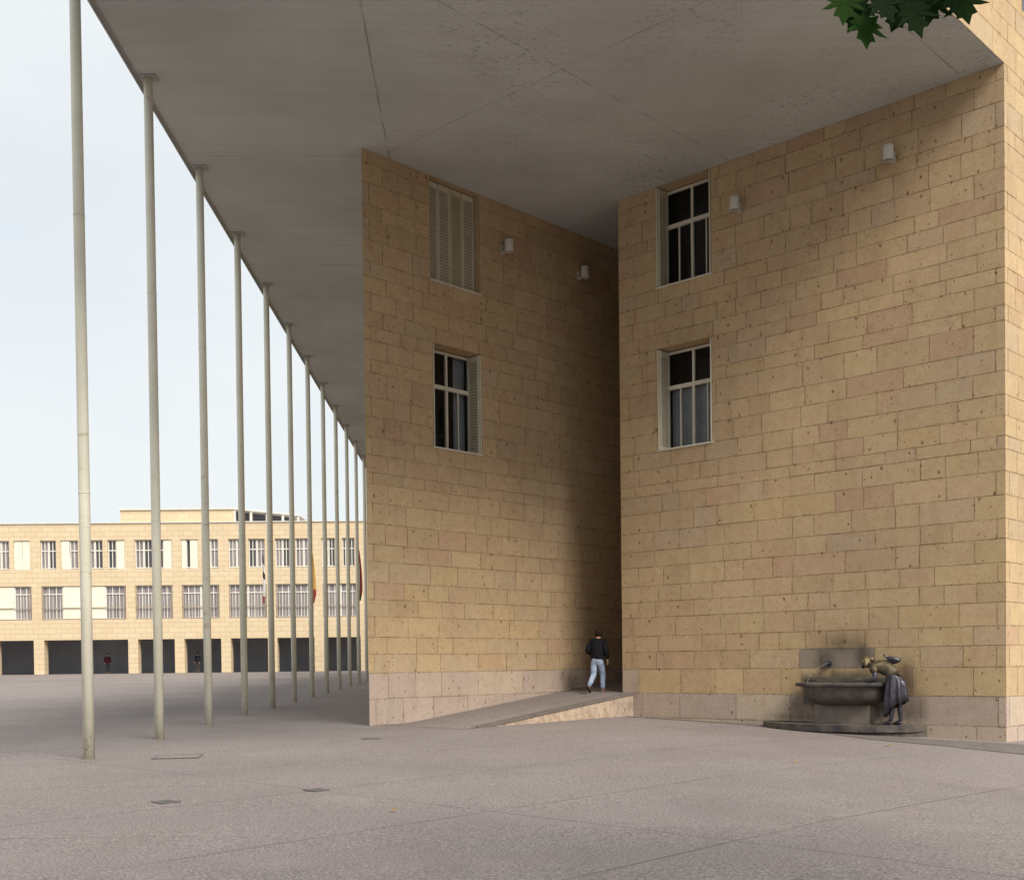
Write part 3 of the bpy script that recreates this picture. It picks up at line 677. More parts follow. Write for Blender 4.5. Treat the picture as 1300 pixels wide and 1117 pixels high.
def person(base,heading,label,top,legs,hair,pose='walk',shoes=('shoe','shoe'),scale=1,grp=None):
    """local x right, y forward"""
    base=Vector(base); t=empty('person',base,label,'person',grp)
    R=Matrix.Rotation(heading,3,'Z'); xf=lambda p: base+R@(Vector(p)*scale)
    if pose=='walk':
        pel=(0,0,.93); ch=(0,.06,1.33); nk=(0.0,.09,1.475); hd=(0.015,.13,1.62)
        el=[(-.275,-.05,1.16),(.265,.0,1.14)]; wr=[(-.20,.15,1.04),(.265,.10,.90)]
        kn=[(-.105,.0,.49),(.095,.19,.51)]; an=[(-.125,-.36,.20),(.10,.16,.10)]; to=[(-.125,-.27,.045),(.11,.33,.035)]; hl=[(-.125,-.44,.20),(.10,.11,.05)]
    else:
        pel=(0,0,.93); ch=(0,.01,1.33); nk=(0,.02,1.475); hd=(0,.04,1.62)
        el=[(-.25,0,1.14),(.25,0,1.14)]; wr=[(-.24,.08,.9),(.24,.08,.9)]; kn=[(-.1,.03,.5),(.1,.03,.5)]; an=[(-.11,0,.1),(.11,0,.1)]; to=[(-.12,.15,.035),(.12,.15,.035)]; hl=[(-.11,-.05,.05),(.11,-.05,.05)]
    sh=[(-.175,ch[1],1.41),(.175,ch[1],1.41)]; hp=[(-.09,0,.88),(.09,0,.88)]
    J=[(*pel,(.13,.10)),(0,.03,1.12,(.12,.09)),(*ch,(.145,.10)),(*nk,.052),(hd[0],hd[1]-.01,hd[2]-.06,.062),(hd[0],hd[1],hd[2]+.01,(.078,.092)),(hd[0],hd[1],hd[2]+.09,(.058,.068))]
    E=[(0,1),(1,2),(2,3),(3,4),(4,5),(5,6)]
    J.append((hd[0]+.012,hd[1]+.105,hd[2]-.015,.012)); E.append((5,7))  # nose
    for sx in (-1,1): J.append((hd[0]+sx*.085,hd[1]-.005,hd[2]-.01,(.008,.016))); E.append((5,len(J)-1))
    for k in (0,1):
        i=len(J); J+=[(*sh[k],.058),(*el[k],.042),(*wr[k],.028)]; E+=[(2,i),(i,i+1),(i+1,i+2)]
        d=Vector(wr[k])-Vector(el[k]); hand(J,E,i+2,wr[k],(d.x*.6,d.y,d.z),(0,1 if k==0 else -1,.2),curl=.6)
        i=len(J); J+=[(*hp[k],.085),(*kn[k],.052),(*an[k],.036),(*to[k],(.03,.022))]; E+=[(0,i),(i,i+1),(i+1,i+2),(i+2,i+3)]
    skin('body',J,E,M['skin'],t,xf)
    # sweater
    J=[(0,.0,.86,(.18,.15)),(0,.02,.95,(.195,.155)),(0,.03,1.10,(.215,.155)),(0,ch[1]*.9,1.28,(.21,.15)),(*[0,ch[1],1.40],(.16,.12)),(nk[0],nk[1]-.01,nk[2]+.0,.066)]
    E=[(0,1),(1,2),(2,3),(3,4),(4,5)]
    for k in (0,1):
        i=len(J); w_=Vector(el[k]).lerp(Vector(wr[k]),.93); J+=[(*sh[k],.088),(*el[k],.078),(*w_,.052)]; E+=[(4,i),(i,i+1),(i+1,i+2)]
    skin('sweater',J,E,M[top],t,xf)
    J=[(0,0,1.02,(.145,.115)),(0,0,.90,(.155,.125))]; E=[(0,1)]
    for k in (0,1):
        i=len(J); m1=Vector(hp[k]).lerp(Vector(kn[k]),.5); a_=Vector(kn[k]).lerp(Vector(an[k]),1.0)
        J+=[(hp[k][0],hp[k][1],.84,.098),(*m1,.098),(*kn[k],.084),(*Vector(kn[k]).lerp(Vector(an[k]),.5),.074),(*a_,.064)]; E+=[(1,i),(i,i+1),(i+1,i+2),(i+2,i+3),(i+3,i+4)]
    skin('trousers',J,E,M[legs],t,xf,root=1)
    for k in (0,1):
        tp=Vector(to[k]); hh=Vector(hl[k]); d=(tp-hh)
        skin('shoe',[(*hh,.040),(*(hh+d*.45),(.045,.040)),(*(hh+d*.85),(.046,.032)),(*(hh+d*1.15),(.036,.022))],[(0,1),(1,2),(2,3)],M[shoes[k]],t,xf)
    m=MB(); hf=lambda d: (1+.09*noise.noise(d*3.1+Vector((3,1,4)))+.05*noise.noise(d*8))*(0.6 if (d.y>.35 and d.z<.25) else 1)
    ball(m,(hd[0],hd[1]-.015,hd[2]+.025),.105,.118,.128,26,20,hf,xf); m.build('hair',M[hair],t)
    return t
person((3.11,31.70,rz(6.62)+.0),math.radians(-24),'person seen from behind in black sweater and pale jeans walking up the ramp','sweater','jeans','hair','walk',('shoeR','shoe')[::-1])
person((-32.6,102.4,1.17),math.radians(200),'small distant person in dark red standing in the shaded arcade, left one','maroon','blackc','hair','stand')
person((-24.75,102.2,1.17),math.radians(160),'small distant person in grey standing in the shaded arcade, right one','blackc','dark','hair','stand')

# ------------------------------------------------------------------ statue
st=empty('statue',onR(2.20,.50,zt),'bronze statue of a girl in a long skirt bending over the fountain basin','statue')
S0=onR(2.20,.50,zt)
sx_=lambda p: S0+dR*p[0]+nR*p[1]+Vector((0,0,p[2]))
# local: x = facing (towards the basin), y = out from the wall, z up
J=[(-.06,0,.98,(.13,.12)),(.07,0,1.13,(.11,.10)),(.27,0,1.26,(.12,.12)),(.43,.0,1.30,(.09,.10)),(.53,0,1.31,.05),(.60,0,1.31,.06),(.67,.0,1.325,(.09,.085)),(.73,0,1.30,(.07,.07))]
E=[(0,1),(1,2),(2,3),(3,4),(4,5),(5,6),(6,7)]
J.append((.745,.0,1.225,.014)); E.append((7,8))
J+=[(.68,.085,1.30,.014),(.68,-.085,1.30,.014)]; E+=[(6,9),(6,10)]
# near arm down to the rim, far arm folded on the back
def arm(sh,el,wr,side,curl=.7):
    i=len(J); J.extend([(*sh,.07),(*el,.066),(*wr,.048)]); E.extend([(3,i),(i,i+1),(i+1,i+2)])
    d=Vector(wr)-Vector(el); hand(J,E,i+2,wr,d,side,curl=curl)
arm((.40,.15,1.24),(.34,.19,1.00),(.50,.20,.955),(0,1,0))
arm((.36,-.14,1.34),(-.07,-.13,1.41),(.13,-.03,1.455),(0,1,0),1.2)
for y,kx,ax in ((.075,.03,.10),(-.075,-.06,-.06)):
    i=len(J); J+=[(-.05,y,.86,.085),(kx-.02,y,.48,.065),(ax-.05,y,.09,.048),(ax+.09,y,.035,(.035,.03))]; E+=[(0,i),(i,i+1),(i+1,i+2),(i+2,i+3)]
J+=[]
skin('body',J,E,M['bronze'],st,sx_)
# bodice
J=[(-.04,0,1.05,(.17,.17)),(.08,0,1.17,(.165,.16)),(.25,0,1.27,(.175,.175)),(.40,0,1.30,(.15,.155)),(.50,0,1.31,.08)]; E=[(0,1),(1,2),(2,3),(3,4)]
i=len(J); J+=[(.40,.17,1.24,.10),(.375,.19,1.11,.095)]; E+=[(3,i),(i,i+1)]
i=len(J); J+=[(.34,-.14,1.33,.095),(.22,-.14,1.37,.085)]; E+=[(3,i),(i,i+1)]
skin('blouse',J,E,M['bronzeG'],st,sx_)
# skirt with folds
m=MB(); n_=72; vs=[]; LV=[(1.14,.02,.0,.165,.15),(1.05,-.02,0,.18,.17),(.94,-.03,0,.20,.19),(.78,-.03,0,.21,.205),(.60,-.035,0,.22,.22),(.42,-.04,0,.235,.235),(.41,-.04,0,.22,.22),(.60,-.035,0,.20,.20)]
for li,(z,cx,cy,rx,ry) in enumerate(LV):
    for k in range(n_):
        a=2*PI*k/n_; fold=(.0 if li<1 else min(1,(1.14-z)/.5))*(.16*math.sin(a*9+.6*math.sin(a*2))+.05*math.sin(a*17+1)); kk=1+fold
        zz=z-(.10*math.cos(a) if li>=3 else .0)*((1.1-z)/.6)-(.14*max(0,math.cos(a-.5))**3 if li in (5,6) else 0)
        if li<2: zz=z-.06*(-math.cos(a))-.02
        vs.append(sx_(Vector((cx+rx*kk*math.cos(a),cy+ry*kk*math.sin(a),zz))))
m.mesh(vs,[(j*n_+k,j*n_+(k+1)%n_,(j+1)*n_+(k+1)%n_,(j+1)*n_+k) for j in range(len(LV)-1) for k in range(n_)]); m.build('skirt',M['bronze'],st)
m=MB(); vs=[];                                          # apron fold hanging in front
for j in range(9):
    z=1.05-.64*j/8
    for k in range(9):
        y=-.11+.22*k/8; vs.append(sx_(Vector((.135+.01*j/8+.02*math.sin(k*2.2+j*.3),y*(1+.25*j/8)+.05,z-.04*abs(k-4)/4))))
m.mesh(vs,[(j*9+k,j*9+k+1,(j+1)*9+k+1,(j+1)*9+k) for j in range(8) for k in range(8)]); m.build('apron',M['bronze'],st)
m=MB(); ball(m,(.645,0,1.375),.135,.13,.115,36,28,lambda d:(1+.14*noise.noise(d*4)+.05*math.sin(d.y*26+d.x*9))*(.62 if (d.z<-.15 and d.x>.1) else 1),sx_); ball(m,(.53,0,1.43),.07,.075,.06,18,12,lambda d:1+.2*noise.noise(d*6),sx_); ball(m,(.60,.12,1.33),.05,.035,.07,12,10,lambda d:1+.2*noise.noise(d*6),sx_); m.build('hair',M['bronzeH'],st)
for y,ax in ((.075,.10),(-.075,-.06)):
    skin('boot',[(ax-.085,y,.05,.045),(ax-.0,y,.05,.045),(ax+.09,y,.035,.04),(ax+.15,y,.028,.028)],[(0,1),(1,2),(2,3)],M['bronze'],st,sx_)

# ------------------------------------------------------------------ arcaded building across the square
D=100.0; X_=lambda u:-40.82+u*.06652
fb=empty('arcade_building',(-30,D,1.17),'long pale sandstone building with open arcade and shuttered windows across the square','building')
TOP=13.88
topw=[(-8,13.5,'cc'),(19,40,'SS'),(52.6,72.6,'cd'),(78.5,100.5,'Sc'),(110.5,131.5,'cd'),(137.5,159.5,'dS'),(172,194,'cd'),(197.5,219,'dS'),(230.7,252.2,'sS'),(257,277.6,'cc'),(290.5,311.5,'cc'),(316,337,'dc'),(350,368.5,'cd'),(375.8,396.5,'cc'),(409,426.5,'dd'),(435.5,451.5,'dd')]
midw=[(-66,-11,'cSSc'),(-4,40.8,'Sc'),(53.3,160,'cSSc'),(172,219,'cc'),(230.7,278.4,'cc'),(290.5,338.6,'cc'),(350,398,'cc'),(410,455,'cc')]
arcs=[(-170,-118),(-106,-64),(-52,-12),(-4,42.3),(55.4,161.6),(174,220.7),(232.9,279.7),(292,339.3),(351,398.5),(410.5,457.5)]
arcs=[(-226,-180),(-168,-122),(-110,-64),(-52,-16),(-4,42.3)]+arcs[4:]+[(470,516),(529,575),(588,634),(647,693)]
topw=[(-226,-205,'cd'),(-200,-180,'dd'),(-168,-147,'cc'),(-143,-122,'Sc'),(-110,-90,'cd'),(-84,-64,'dS'),(-52,-31,'cd')]+topw+[(470,490,'cd'),(496,516,'cc'),(529,549,'cd'),(555,575,'cc'),(588,608,'cd'),(614,634,'dc')]
midw=[(-226,-180,'cc'),(-168,-122,'cc'),(-110,-71,'cc')]+midw+[(470,516,'cc'),(529,575,'cc'),(588,634,'cc'),(647,693,'cc')]
holes=[(X_(a),X_(b),10.03,12.49) for a,b,_ in topw]+[(X_(a),X_(b),5.76,8.63) for a,b,_ in midw]+[(X_(a),X_(b),.9,4.06) for a,b in arcs]
x0,x1=X_(-240),X_(705)
gx=sorted({x0,x1}|{h[0] for h in holes}|{h[1] for h in holes}); gzv=sorted({.9,TOP,4.06,5.76,8.63,10.03,12.49})
w=MB()
for a,b in zip(gx,gx[1:]):
    for c,e in zip(gzv,gzv[1:]):
        mx,mz=(a+b)/2,(c+e)/2
        if any(h[0]<mx<h[1] and h[2]<mz<h[3] for h in holes): continue
        w.face([(a,D,c),(b,D,c),(b,D,e),(a,D,e)])
for a,b,c,e in holes:
    dp=.42 if c>1 else .9
    w.face([(a,D,c),(a,D,e),(a,D+dp,e),(a,D+dp,c)]); w.face([(b,D,e),(b,D,c),(b,D+dp,c),(b,D+dp,e)]); w.face([(a,D,e),(b,D,e),(b,D+dp,e),(a,D+dp,e)]); w.face([(b,D,c),(a,D,c),(a,D+dp,c),(b,D+dp,c)])
w.face([(x0,D+30,.9),(x0,D,.9),(x0,D,TOP),(x0,D+30,TOP)]); w.face([(x1,D,.9),(x1,D+30,.9),(x1,D+30,TOP),(x1,D,TOP)])
w.build('wall',M['far'],fb)
w=MB(); w.face([(x0,D,TOP),(x1,D,TOP),(x1,D+30,TOP),(x0,D+30,TOP)]); w.box(((x0+x1)/2,D-.02,TOP+.04),x1-x0,.16,.09); w.build('roof',M['white_con'],fb)
w=MB(); w.face([(x0,D+6,.9),(x1,D+6,.9),(x1,D+6,4.8),(x0,D+6,4.8)]); w.face([(x0,D+.9,4.3),(x1,D+.9,4.3),(x1,D+6,4.3),(x0,D+6,4.3)][::-1]); 
w.build('arcade_back',M['arc'],fb)
def far_window(xa,xb,za,zb,code,rail):
    n=len(code); W=(xb-xa)/n; f=MB(); y=D+.22; t=.075
    if rail:
        f.box(((xa+xb)/2,y-.1,za+.03),xb-xa-.01,.10,.06,mat=0)
    f.box(((xa+xb)/2,y,zb-.04),xb-xa-.01,.08,.07); f.box(((xa+xb)/2,y-.02,za+.09),xb-xa-.01,.08,.07)
    panes=[];shut=[]
    for k,ch in enumerate(code):
        a=xa+W*k; b=a+W
        if ch in 'Ss' :
            if ch=='s': shut.append((a+.02,a+W*.55)); panes.append((a+W*.55,b,'d')); f.box((a+W*.6,y,(za+zb)/2),t,.08,zb-za-.1)
            else: shut.append((a+.02,b-.02))
            continue
        panes.append((a,b,ch)); f.box((a+t/2+.01,y,(za+zb)/2),t,.08,zb-za-.1); f.box((b-t/2-.01,y,(za+zb)/2),t,.08,zb-za-.1)
        tz=za+(zb-za)*(.64 if not rail else .76); f.box(((a+b)/2,y-.01,tz),W-.1,.08,.08)
        m_=3 if W>1.2 else 2
        for j in range(1,m_): f.box((a+W*j/m_,y,(za+zb)/2),t*.8,.07,zb-za-.16)
        if rail and W>1.2:
            for j in range(m_): f.box((a+W*(j+.5)/m_,y,(za+tz)/2),.035,.05,tz-za-.1)
    f.box((xa+.02,y,(za+zb)/2),.03,.07,zb-za-.02); f.box((xb-.02,y,(za+zb)/2),.03,.07,zb-za-.02)
    o=f.build('window',M['farframe'],fb)
    for kind in 'cd':
        for a,b,ch in panes:
            if ch==kind: p=MB(); p.box(((a+b)/2,y+.06,(za+zb)/2),b-a-.02,.02,zb-za-.04); p.build('pane',M['pane_'+kind],o)
    for a,b in shut:
        p=MB(); p.box(((a+b)/2,y-.09,(za+zb)/2+.02),b-a,.05,zb-za-.06)
        for j in range(1,3): p.box((a+(b-a)*j/3,y-.118,(za+zb)/2),.02,.006,zb-za-.1)
        p.build('shutter',M['farshut'],o)
    if rail:
        r=MB(); r.box(((xa+xb)/2,D+.03,za+1.02),xb-xa-.02,.05,.07); r.box((xa+.12,D+.03,(za+zb)/2),.05,.05,zb-za-.02); r.box((xb-.12,D+.03,(za+zb)/2),.05,.05,zb-za-.02); r.box(((xa+xb)/2,D+.03,za+.08),xb-xa-.02,.04,.05); r.build('railing',M['rail'],o)
for a,b,c in topw: far_window(X_(a),X_(b),10.03,12.49,c,False)
for a,b,c in midw: far_window(X_(a),X_(b),5.76,8.63,c,True)
# rooftop storey with a diagonal open flank
zr_=15.25; xa=-31.15
RP=[(xa,D+2),(-21.4,D+2),(-16.5,D+6.9),(-16.5,D+20),(xa,D+20)]
w=MB(); w.face([(RP[0][0],D+2,TOP),(RP[1][0],D+2,TOP),(RP[1][0],D+2,zr_),(RP[0][0],D+2,zr_)]); w.face([(xa,D+20,TOP),(xa,D+2,TOP),(xa,D+2,zr_),(xa,D+20,zr_)]); w.build('rooftop_storey',M['far'],fb)
w=MB(); w.face([(-22.6,D+2.6,TOP),(-17.6,D+7.6,TOP),(-17.6,D+7.6,zr_),(-22.6,D+2.6,zr_)]); w.face([(-17.6,D+7.6,TOP),(-17.6,D+20,TOP),(-17.6,D+20,zr_),(-17.6,D+7.6,zr_)]); w.build('rooftop_recess',M['recess'],fb)
w=MB(); cx=sum(p[0] for p in RP)/5; cy=sum(p[1] for p in RP)/5
E_=[(cx+(x-cx)*1.015,cy+(y-cy)*1.02) for x,y in RP]
w.face([(x,y,zr_+.14) for x,y in E_]); w.face([(x,y,zr_-.005) for x,y in E_][::-1])
for a,b in zip(E_,E_[1:]+E_[:1]): w.face([(*a,zr_-.005),(*b,zr_-.005),(*b,zr_+.14),(*a,zr_+.14)])
w.build('rooftop_slab',M['white_con'],fb)
for k in range(5):
    t=k/4; w=MB(); w.box((-21.35+4.75*t,D+2.12+4.75*t,(TOP+zr_)/2),.2,.2,zr_-TOP-.02); w.build('post',M['white_con'],fb)

# ------------------------------------------------------------------ flagpoles and flags
def flagpole(u,Dp,zt_,label):
    x=X_(u)*Dp/100; z=gz(x,Dp); t=empty('flagpole',(x,Dp,z),label,'flagpole','flagpoles in front of the far building')
    m=MB(); m.tube([(x,Dp,z-.02),(x,Dp,z+.4),(x,Dp,zt_)],[.07,.06,.04],12); m.build('pole',M['farframe'],t)
    m=MB(); ball(m,(x,Dp,zt_+.05),.07,.07,.07,10,8); m.build('finial',M['plate'],t)
    return x
def flag(x,Dp,ztop,zbot,cols,wid,label):
    m=MB(); n=18;h=22; vs=[]
    for j in range(h+1):
        t=j/h; z=ztop-(ztop-zbot)*t
        wd=wid*(.35+.65*math.sin(min(1,t*1.35)*PI/2))*(1-.55*max(0,t-.8)/.2)
        for i in range(n+1):
            s_=i/n; vs.append((x+.06+wd*s_,Dp+.10*math.sin(s_*13+t*3)*min(1,t*4+.2),z-.35*s_*(1-t)))
    w_=n+1
    mats=[];
    for j in range(h):
        for i in range(n):
            mi=cols(i/n,j/h); m.mesh([vs[j*w_+i],vs[j*w_+i+1],vs[(j+1)*w_+i+1],vs[(j+1)*w_+i]],[(0,1,2,3)],mi,smooth=False)
    o=m.build('flag',[M['red'],M['yellow'],M['whitec'],M['green'],M['blackc']]); return tag(o,label,'flag')
x=flagpole(395.5,85,10.1,'thin flagpole hidden behind a column, flying the red and yellow flag'); flag(x,85,10.0,6.15,lambda s,t:0 if (t>.72 or s<.2 and t<.25) else 1,.30,'drooping red and yellow striped flag')
x=flagpole(455.2,85,10.3,'thin flagpole beside the left wall edge, flying the red and white flag'); flag(x,85,10.2,6.3,lambda s,t:(3 if t>.9 else 0 if s>.3 else 2) if t>.25 else 0,.26,'drooping red and white flag with a green end')
x=flagpole(343.5,85,10.0,'thin flagpole with the narrow dark striped flag'); 
flag(x-.62,85,9.9,6.2,lambda s,t:[4,2,4,2,2,0][min(5,int(t*6))],.20,'narrow drooping flag with dark and white bands')

# ------------------------------------------------------------------ covers, litter
def cover(x,y,w_,h_,rot,label,ring=False):
    z=gz(x,y)+.006; t=empty('manhole_cover',(x,y,z),label,'manhole cover'); c,s_=math.cos(rot),math.sin(rot)
    X=(c,s_,0);Y=(-s_,c,0); 
    m=MB(); 
    e=.035
    for o_,a,b in ((Vector(Y)*(h_/2),w_+e,e),(-Vector(Y)*(h_/2),w_+e,e),(Vector(X)*(w_/2),e,h_-e),(-Vector(X)*(w_/2),e,h_-e)): m.box(Vector((x,y,z+.004))+o_,a,b,.012,X,Y)
    m.build('frame',M['iron'],t)
    m=MB(); m.box((x,y,z+.001),w_-e,h_-e,.008,X,Y)
    if not ring:
        for k in range(-3,4): m.box(Vector((x,y,z+.007))+Vector(X)*(w_*k/8),.012,h_*.7,.005,X,Y)
    m.build('lid',M['ground'] if ring else M['iron'],t)
cover(-2.16,15.07,.21,.21,.78,'small dark metal drain cover in the paving, middle foreground')
cover(-3.82,14.08,.22,.22,.78,'small dark metal drain cover at the bottom left of the paving')
cover(-5.3,20.35,.75,.72,.12,'square paved inspection cover with thin metal frame between the first columns',True)
cover(-2.3,23.9,.32,.28,.3,'small dark drain cover near the corner of the left wall')
rl=random.Random(4)
spots=[(7.77,22.2,.09,'brown dry leaf on the paving in front of the statue'),(4.9,18.2,.05,'tiny dry leaf on the paving below the fountain, nearer the camera'),(9.9,22.9,.06,'dry leaf lying on the dark strip near the right corner'),(5.3,21.6,.045,'tiny dry leaf on open paving left of the fountain'),(-1.0,12.9,.05,'dry leaf scrap beside the small drain cover in the foreground')]
def leafpts():
    h=[(.03,-.5),(.12,-.32),(.42,-.42),(.34,-.2),(.54,-.06),(.36,-.02),(.66,.24),(.40,.18),(.22,.10),(.30,.36),(.14,.38),(0,.66)]
    return h+[(-x,y) for x,y in h[::-1][1:]]
LP=leafpts()
def leaf_mesh(mb,c,size,X,Y,cl,curl=.12):
    c=Vector(c);X=Vector(X).normalized();Y=Vector(Y);Y=(Y-X*Y.dot(X)).normalized();N=X.cross(Y)
    ctr=c; P=[c+X*(x*size)+Y*(y*size)-N*(curl*size*(x*x*1.5+max(0,y)**2)) for x,y in LP]
    for i in range(len(P)): mb.face([ctr,P[i],P[(i+1)%len(P)]],0,cl)
    mb.box(c-Y*size*.62,.004,size*.5,.004,X,Y,N,0,cl)
for (x,y,s_,lb) in spots:
    m=MB(); a=rl.uniform(0,6); leaf_mesh(m,(x,y,gz(x,y)+.028),s_*1.3,(math.cos(a),math.sin(a),.2),(-math.sin(a),math.cos(a),.1),(1,1,1),-.5); tag(m.build('fallen_leaf',M['dry']),lb,'leaf')

# ------------------------------------------------------------------ maple tree (its lowest twigs hang into the view)
tr=empty('maple_tree',(5.1,4.6,gz(5.1,4.6)),'maple tree whose lowest dark green leaves hang in at the top right','tree')
z0=gz(5.1,4.6); m=MB()
m.tube([(5.1,4.6,z0-.1),(5.08,4.62,z0+.3),(5.1,4.6,2.4),(5.0,4.5,4.2),(4.9,4.4,6.0),(4.8,4.3,7.8)],[.24,.17,.15,.13,.09,.04],16)
limbs=[[(5.03,4.53,3.9),(4.3,4.7,4.9),(3.2,4.9,5.15),(2.4,4.95,4.85),(1.95,4.9,4.62)],[(4.98,4.48,4.6),(4.2,3.6,5.6),(3.3,3.0,6.3)],[(4.95,4.45,5.2),(5.8,5.2,6.2),(6.6,5.8,6.9)],[(4.9,4.4,5.8),(4.1,4.6,6.9),(3.4,4.5,7.6)],[(5.0,4.5,4.4),(6.0,3.8,5.4),(6.9,3.2,6.0)]]
for L_ in limbs: m.tube(L_,[.07*(1-.8*i/(len(L_)-1))+.008 for i in range(len(L_))],10)
for tw in ([(2.4,4.95,4.85),(2.1,4.95,4.62),(1.95,4.93,4.45)],[(2.3,4.93,4.80),(1.85,4.9,4.60),(1.62,4.88,4.42)],[(2.2,4.93,4.72),(1.9,4.85,4.5),(1.78,4.87,4.40)]): m.tube(tw,[.012,.008,.005],6)
m.build('trunk',M['bark'],tr)
m=MB()
LX=lambda u:1.74+(u-1130)*.0033
LZ=lambda v:4.26-(v-30)*.0033
vis=[(1071,6,.155,-5,(1.5,1.5,1),.0),(1101,30,.165,-2,(1.4,1.5,1.1),.04),(1118,14,.15,20,(.45,.5,.5),-.04),(1096,4,.15,-30,(.4,.45,.45),.08),(1160,20,.17,18,(.5,.55,.5),0),(1144,12,.15,-22,(.35,.4,.4),.05),(1186,2,.15,-12,(.4,.45,.45),.03),(1205,-4,.16,10,(.4,.45,.4),-.03),(1224,6,.155,12,(.6,.7,.5),.0),(1172,-12,.16,40,(.4,.45,.45),.06),(1128,-8,.16,-15,(.4,.4,.4),0),(1088,-14,.16,30,(.5,.5,.5),.05),(1212,-22,.17,0,(.5,.6,.5),.02),(1150,-24,.17,0,(.5,.6,.5),.02)]
rl=random.Random(9)
for u,v,s_,a,cl,dy in vis:
    a=math.radians(a); Y=(math.sin(a),rl.uniform(-.15,.25),-math.cos(a)); X=(math.cos(a),rl.uniform(-.35,.35),math.sin(a))
    leaf_mesh(m,(LX(u),4.9+dy,LZ(v)),s_*.94,X,Y,cl)
cnt=0
while cnt<1500:
    th=rl.uniform(0,2*PI); ph=math.acos(rl.uniform(-1,1)); r=2.5*rl.uniform(.35,1)**.5
    k=1+.25*noise.noise(Vector((math.cos(th)*2,math.sin(th)*2,math.cos(ph)*2)))
    p=Vector((4.8+r*k*math.sin(ph)*math.cos(th),4.4+r*k*math.sin(ph)*math.sin(th),6.5+r*.85*k*math.cos(ph)))
    if noise.noise(p*1.3)<-.12: continue
    if p.y>.5 and p.x<.50*p.y+.25 and p.z<1.75+.62*p.y: continue
    a=rl.uniform(0,6.28); d=Vector((math.cos(a),math.sin(a),-rl.uniform(.1,1.2))); X=Vector((-math.sin(a),math.cos(a),rl.uniform(-.4,.4)))
    g_=rl.uniform(.6,1.3); leaf_mesh(m,p,rl.uniform(.12,.18),X,d,(g_,g_,g_)); cnt+=1
m.build('crown',M['leaf'],tr)

# tall trees added behind the camera, out of view, to shade the low sky
def shade_tree(x,y):
    z=gz(x,y); t=empty('maple_tree',(x,y,z),'tall maple added behind the camera to shade the low sky, out of view','tree','unseen trees added behind the camera')
    m=MB(); m.tube([(x,y,z-.1),(x,y,z+.5),(x+.1,y,z+3.5),(x,y+.2,z+9),(x+.1,y,z+14)],[.5,.36,.30,.2,.05],14)
    for k in range(9):
        a=k*2.4; r=3.6-.18*k; h=4+k*.95; m.tube([(x,y,z+h),(x+r*.5*math.cos(a),y+r*.5*math.sin(a),z+h+1.0),(x+r*math.cos(a),y+r*math.sin(a),z+h+1.6)],[.13,.08,.03],8)
    m.build('trunk',M['bark'],t)
    m=MB(); r3=random.Random(3)
    for _ in range(7000):
        th=r3.uniform(0,2*PI); ct=r3.uniform(-1,1); rr_=r3.random()**.45; st_=math.sqrt(1-ct*ct)
        k=1+.3*noise.noise(Vector((st_*math.cos(th)*2,st_*math.sin(th)*2,ct*2)))
        p=Vector((x+4.3*rr_*k*st_*math.cos(th),y+4.3*rr_*k*st_*math.sin(th),z+10+6.2*rr_*k*ct))
        a=r3.uniform(0,6.28); X=Vector((math.cos(a),math.sin(a),r3.uniform(-.5,.5)))*.22; Y=Vector((-math.sin(a),math.cos(a),r3.uniform(-1,.3))).normalized()*.24
        g_=r3.uniform(.6,1.3); m.face([p-X,p-Y*.9,p+X,p+Y],0,(g_,g_,g_))
    m.build('crown',M['leaf'],t); return t
bt=shade_tree(-10.5,-12)
for i,(x,y) in enumerate([(-4,-11.5),(2.5,-12),(9,-11),(15.5,-12),(22,-11),(28.5,-12),(35,-11),(-8,-19),(5,-19),(18,-19),(31,-19)]):
    c=bt.copy(); col.objects.link(c); c.location=(x,y,gz(x,y)); c.rotation_euler=(0,0,i*1.3)
    for ch in bt.children:
        d=ch.copy(); col.objects.link(d); d.parent=c

# ------------------------------------------------------------------ camera
yaw,pitch,roll,f_,sy=np_=(.0248,-.0196,-.0117,1483.0,313.13)
Fv=Vector((math.sin(yaw)*math.cos(pitch),math.cos(yaw)*math.cos(pitch),math.sin(pitch)))
Rv=Vector((math.cos(yaw),-math.sin(yaw),0)); Uv=Rv.cross(Fv)
R2=Rv*math.cos(roll)+Uv*math.sin(roll); U2=-Rv*math.sin(roll)+Uv*math.cos(roll)
cam=bpy.data.cameras.new('camera'); co=bpy.data.objects.new('camera',cam); col.objects.link(co)
mt=Matrix((R2,U2,-Fv)).transposed().to_4x4(); mt.translation=Vector((0,0,1.6)); co.matrix_world=mt
cam.sensor_width=36; cam.lens=f_/1300*36; cam.shift_y=sy/1300; cam.clip_start=.05; cam.clip_end=4000
sc.camera=co

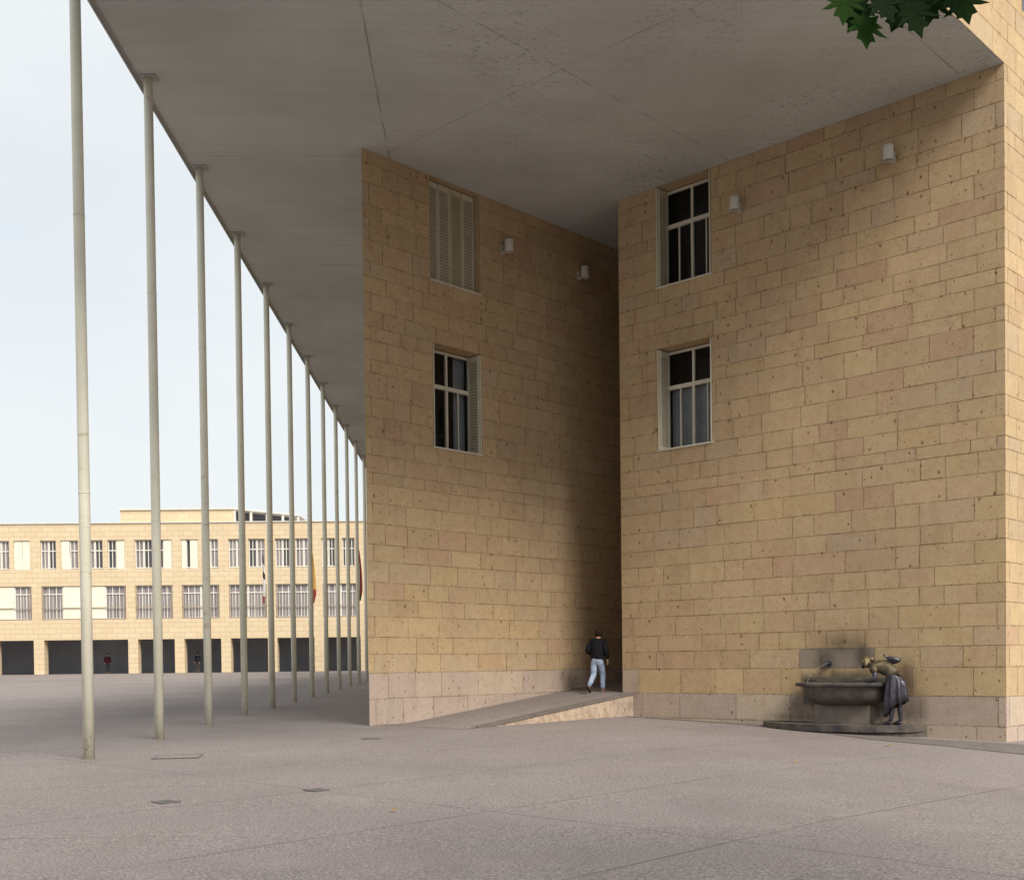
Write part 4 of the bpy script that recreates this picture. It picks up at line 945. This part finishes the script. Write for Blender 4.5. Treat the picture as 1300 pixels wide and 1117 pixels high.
# ------------------------------------------------------------------ light
SUN_EL=math.radians(42); SUN_AZ=Vector((.52,-.85,0)).normalized()   # horizontal direction towards the sun
sun=bpy.data.lights.new('sun','SUN'); sun.energy=2.7; sun.angle=math.radians(30); sun.color=(1,.94,.84)
so=bpy.data.objects.new('sun',sun); col.objects.link(so)
dv=SUN_AZ*math.cos(SUN_EL)+Vector((0,0,math.sin(SUN_EL))); so.rotation_euler=dv.to_track_quat('Z','Y').to_euler()
w=bpy.data.worlds.new('World'); sc.world=w; w.use_nodes=True; nt=w.node_tree; bg=nt.nodes['Background']
sky=nt.nodes.new('ShaderNodeTexSky'); sky.sky_type='NISHITA'; sky.sun_disc=False; sky.sun_elevation=SUN_EL; sky.sun_rotation=math.atan2(SUN_AZ.x,SUN_AZ.y); sky.dust_density=2.5; sky.air_density=1.0
tc=nt.nodes.new('ShaderNodeTexCoord'); mp=nt.nodes.new('ShaderNodeMapping'); mp.inputs['Scale'].default_value=(1.3,1.3,3.6); nt.links.new(tc.outputs['Generated'],mp.inputs['Vector'])
nz=nt.nodes.new('ShaderNodeTexNoise'); nz.inputs['Scale'].default_value=1.6; nz.inputs['Detail'].default_value=6; nz.inputs['Roughness'].default_value=.55; nt.links.new(mp.outputs[0],nz.inputs['Vector'])
mr=nt.nodes.new('ShaderNodeMapRange'); mr.inputs['From Min'].default_value=.32; mr.inputs['From Max'].default_value=.68; mr.inputs['To Min'].default_value=.80; mr.inputs['To Max'].default_value=.98; nt.links.new(nz.outputs['Fac'],mr.inputs['Value'])
mx=nt.nodes.new('ShaderNodeMix'); mx.data_type='RGBA'; nt.links.new(mr.outputs[0],mx.inputs[0]); nt.links.new(sky.outputs[0],mx.inputs[6]); mx.inputs[7].default_value=(5.1,5.35,5.4,1)
nt.links.new(mx.outputs[2],bg.inputs['Color']); bg.inputs['Strength'].default_value=.10

sc.view_settings.view_transform='Standard'; sc.view_settings.look='None'; sc.view_settings.exposure=.80; sc.view_settings.gamma=1
sc.render.engine='CYCLES'
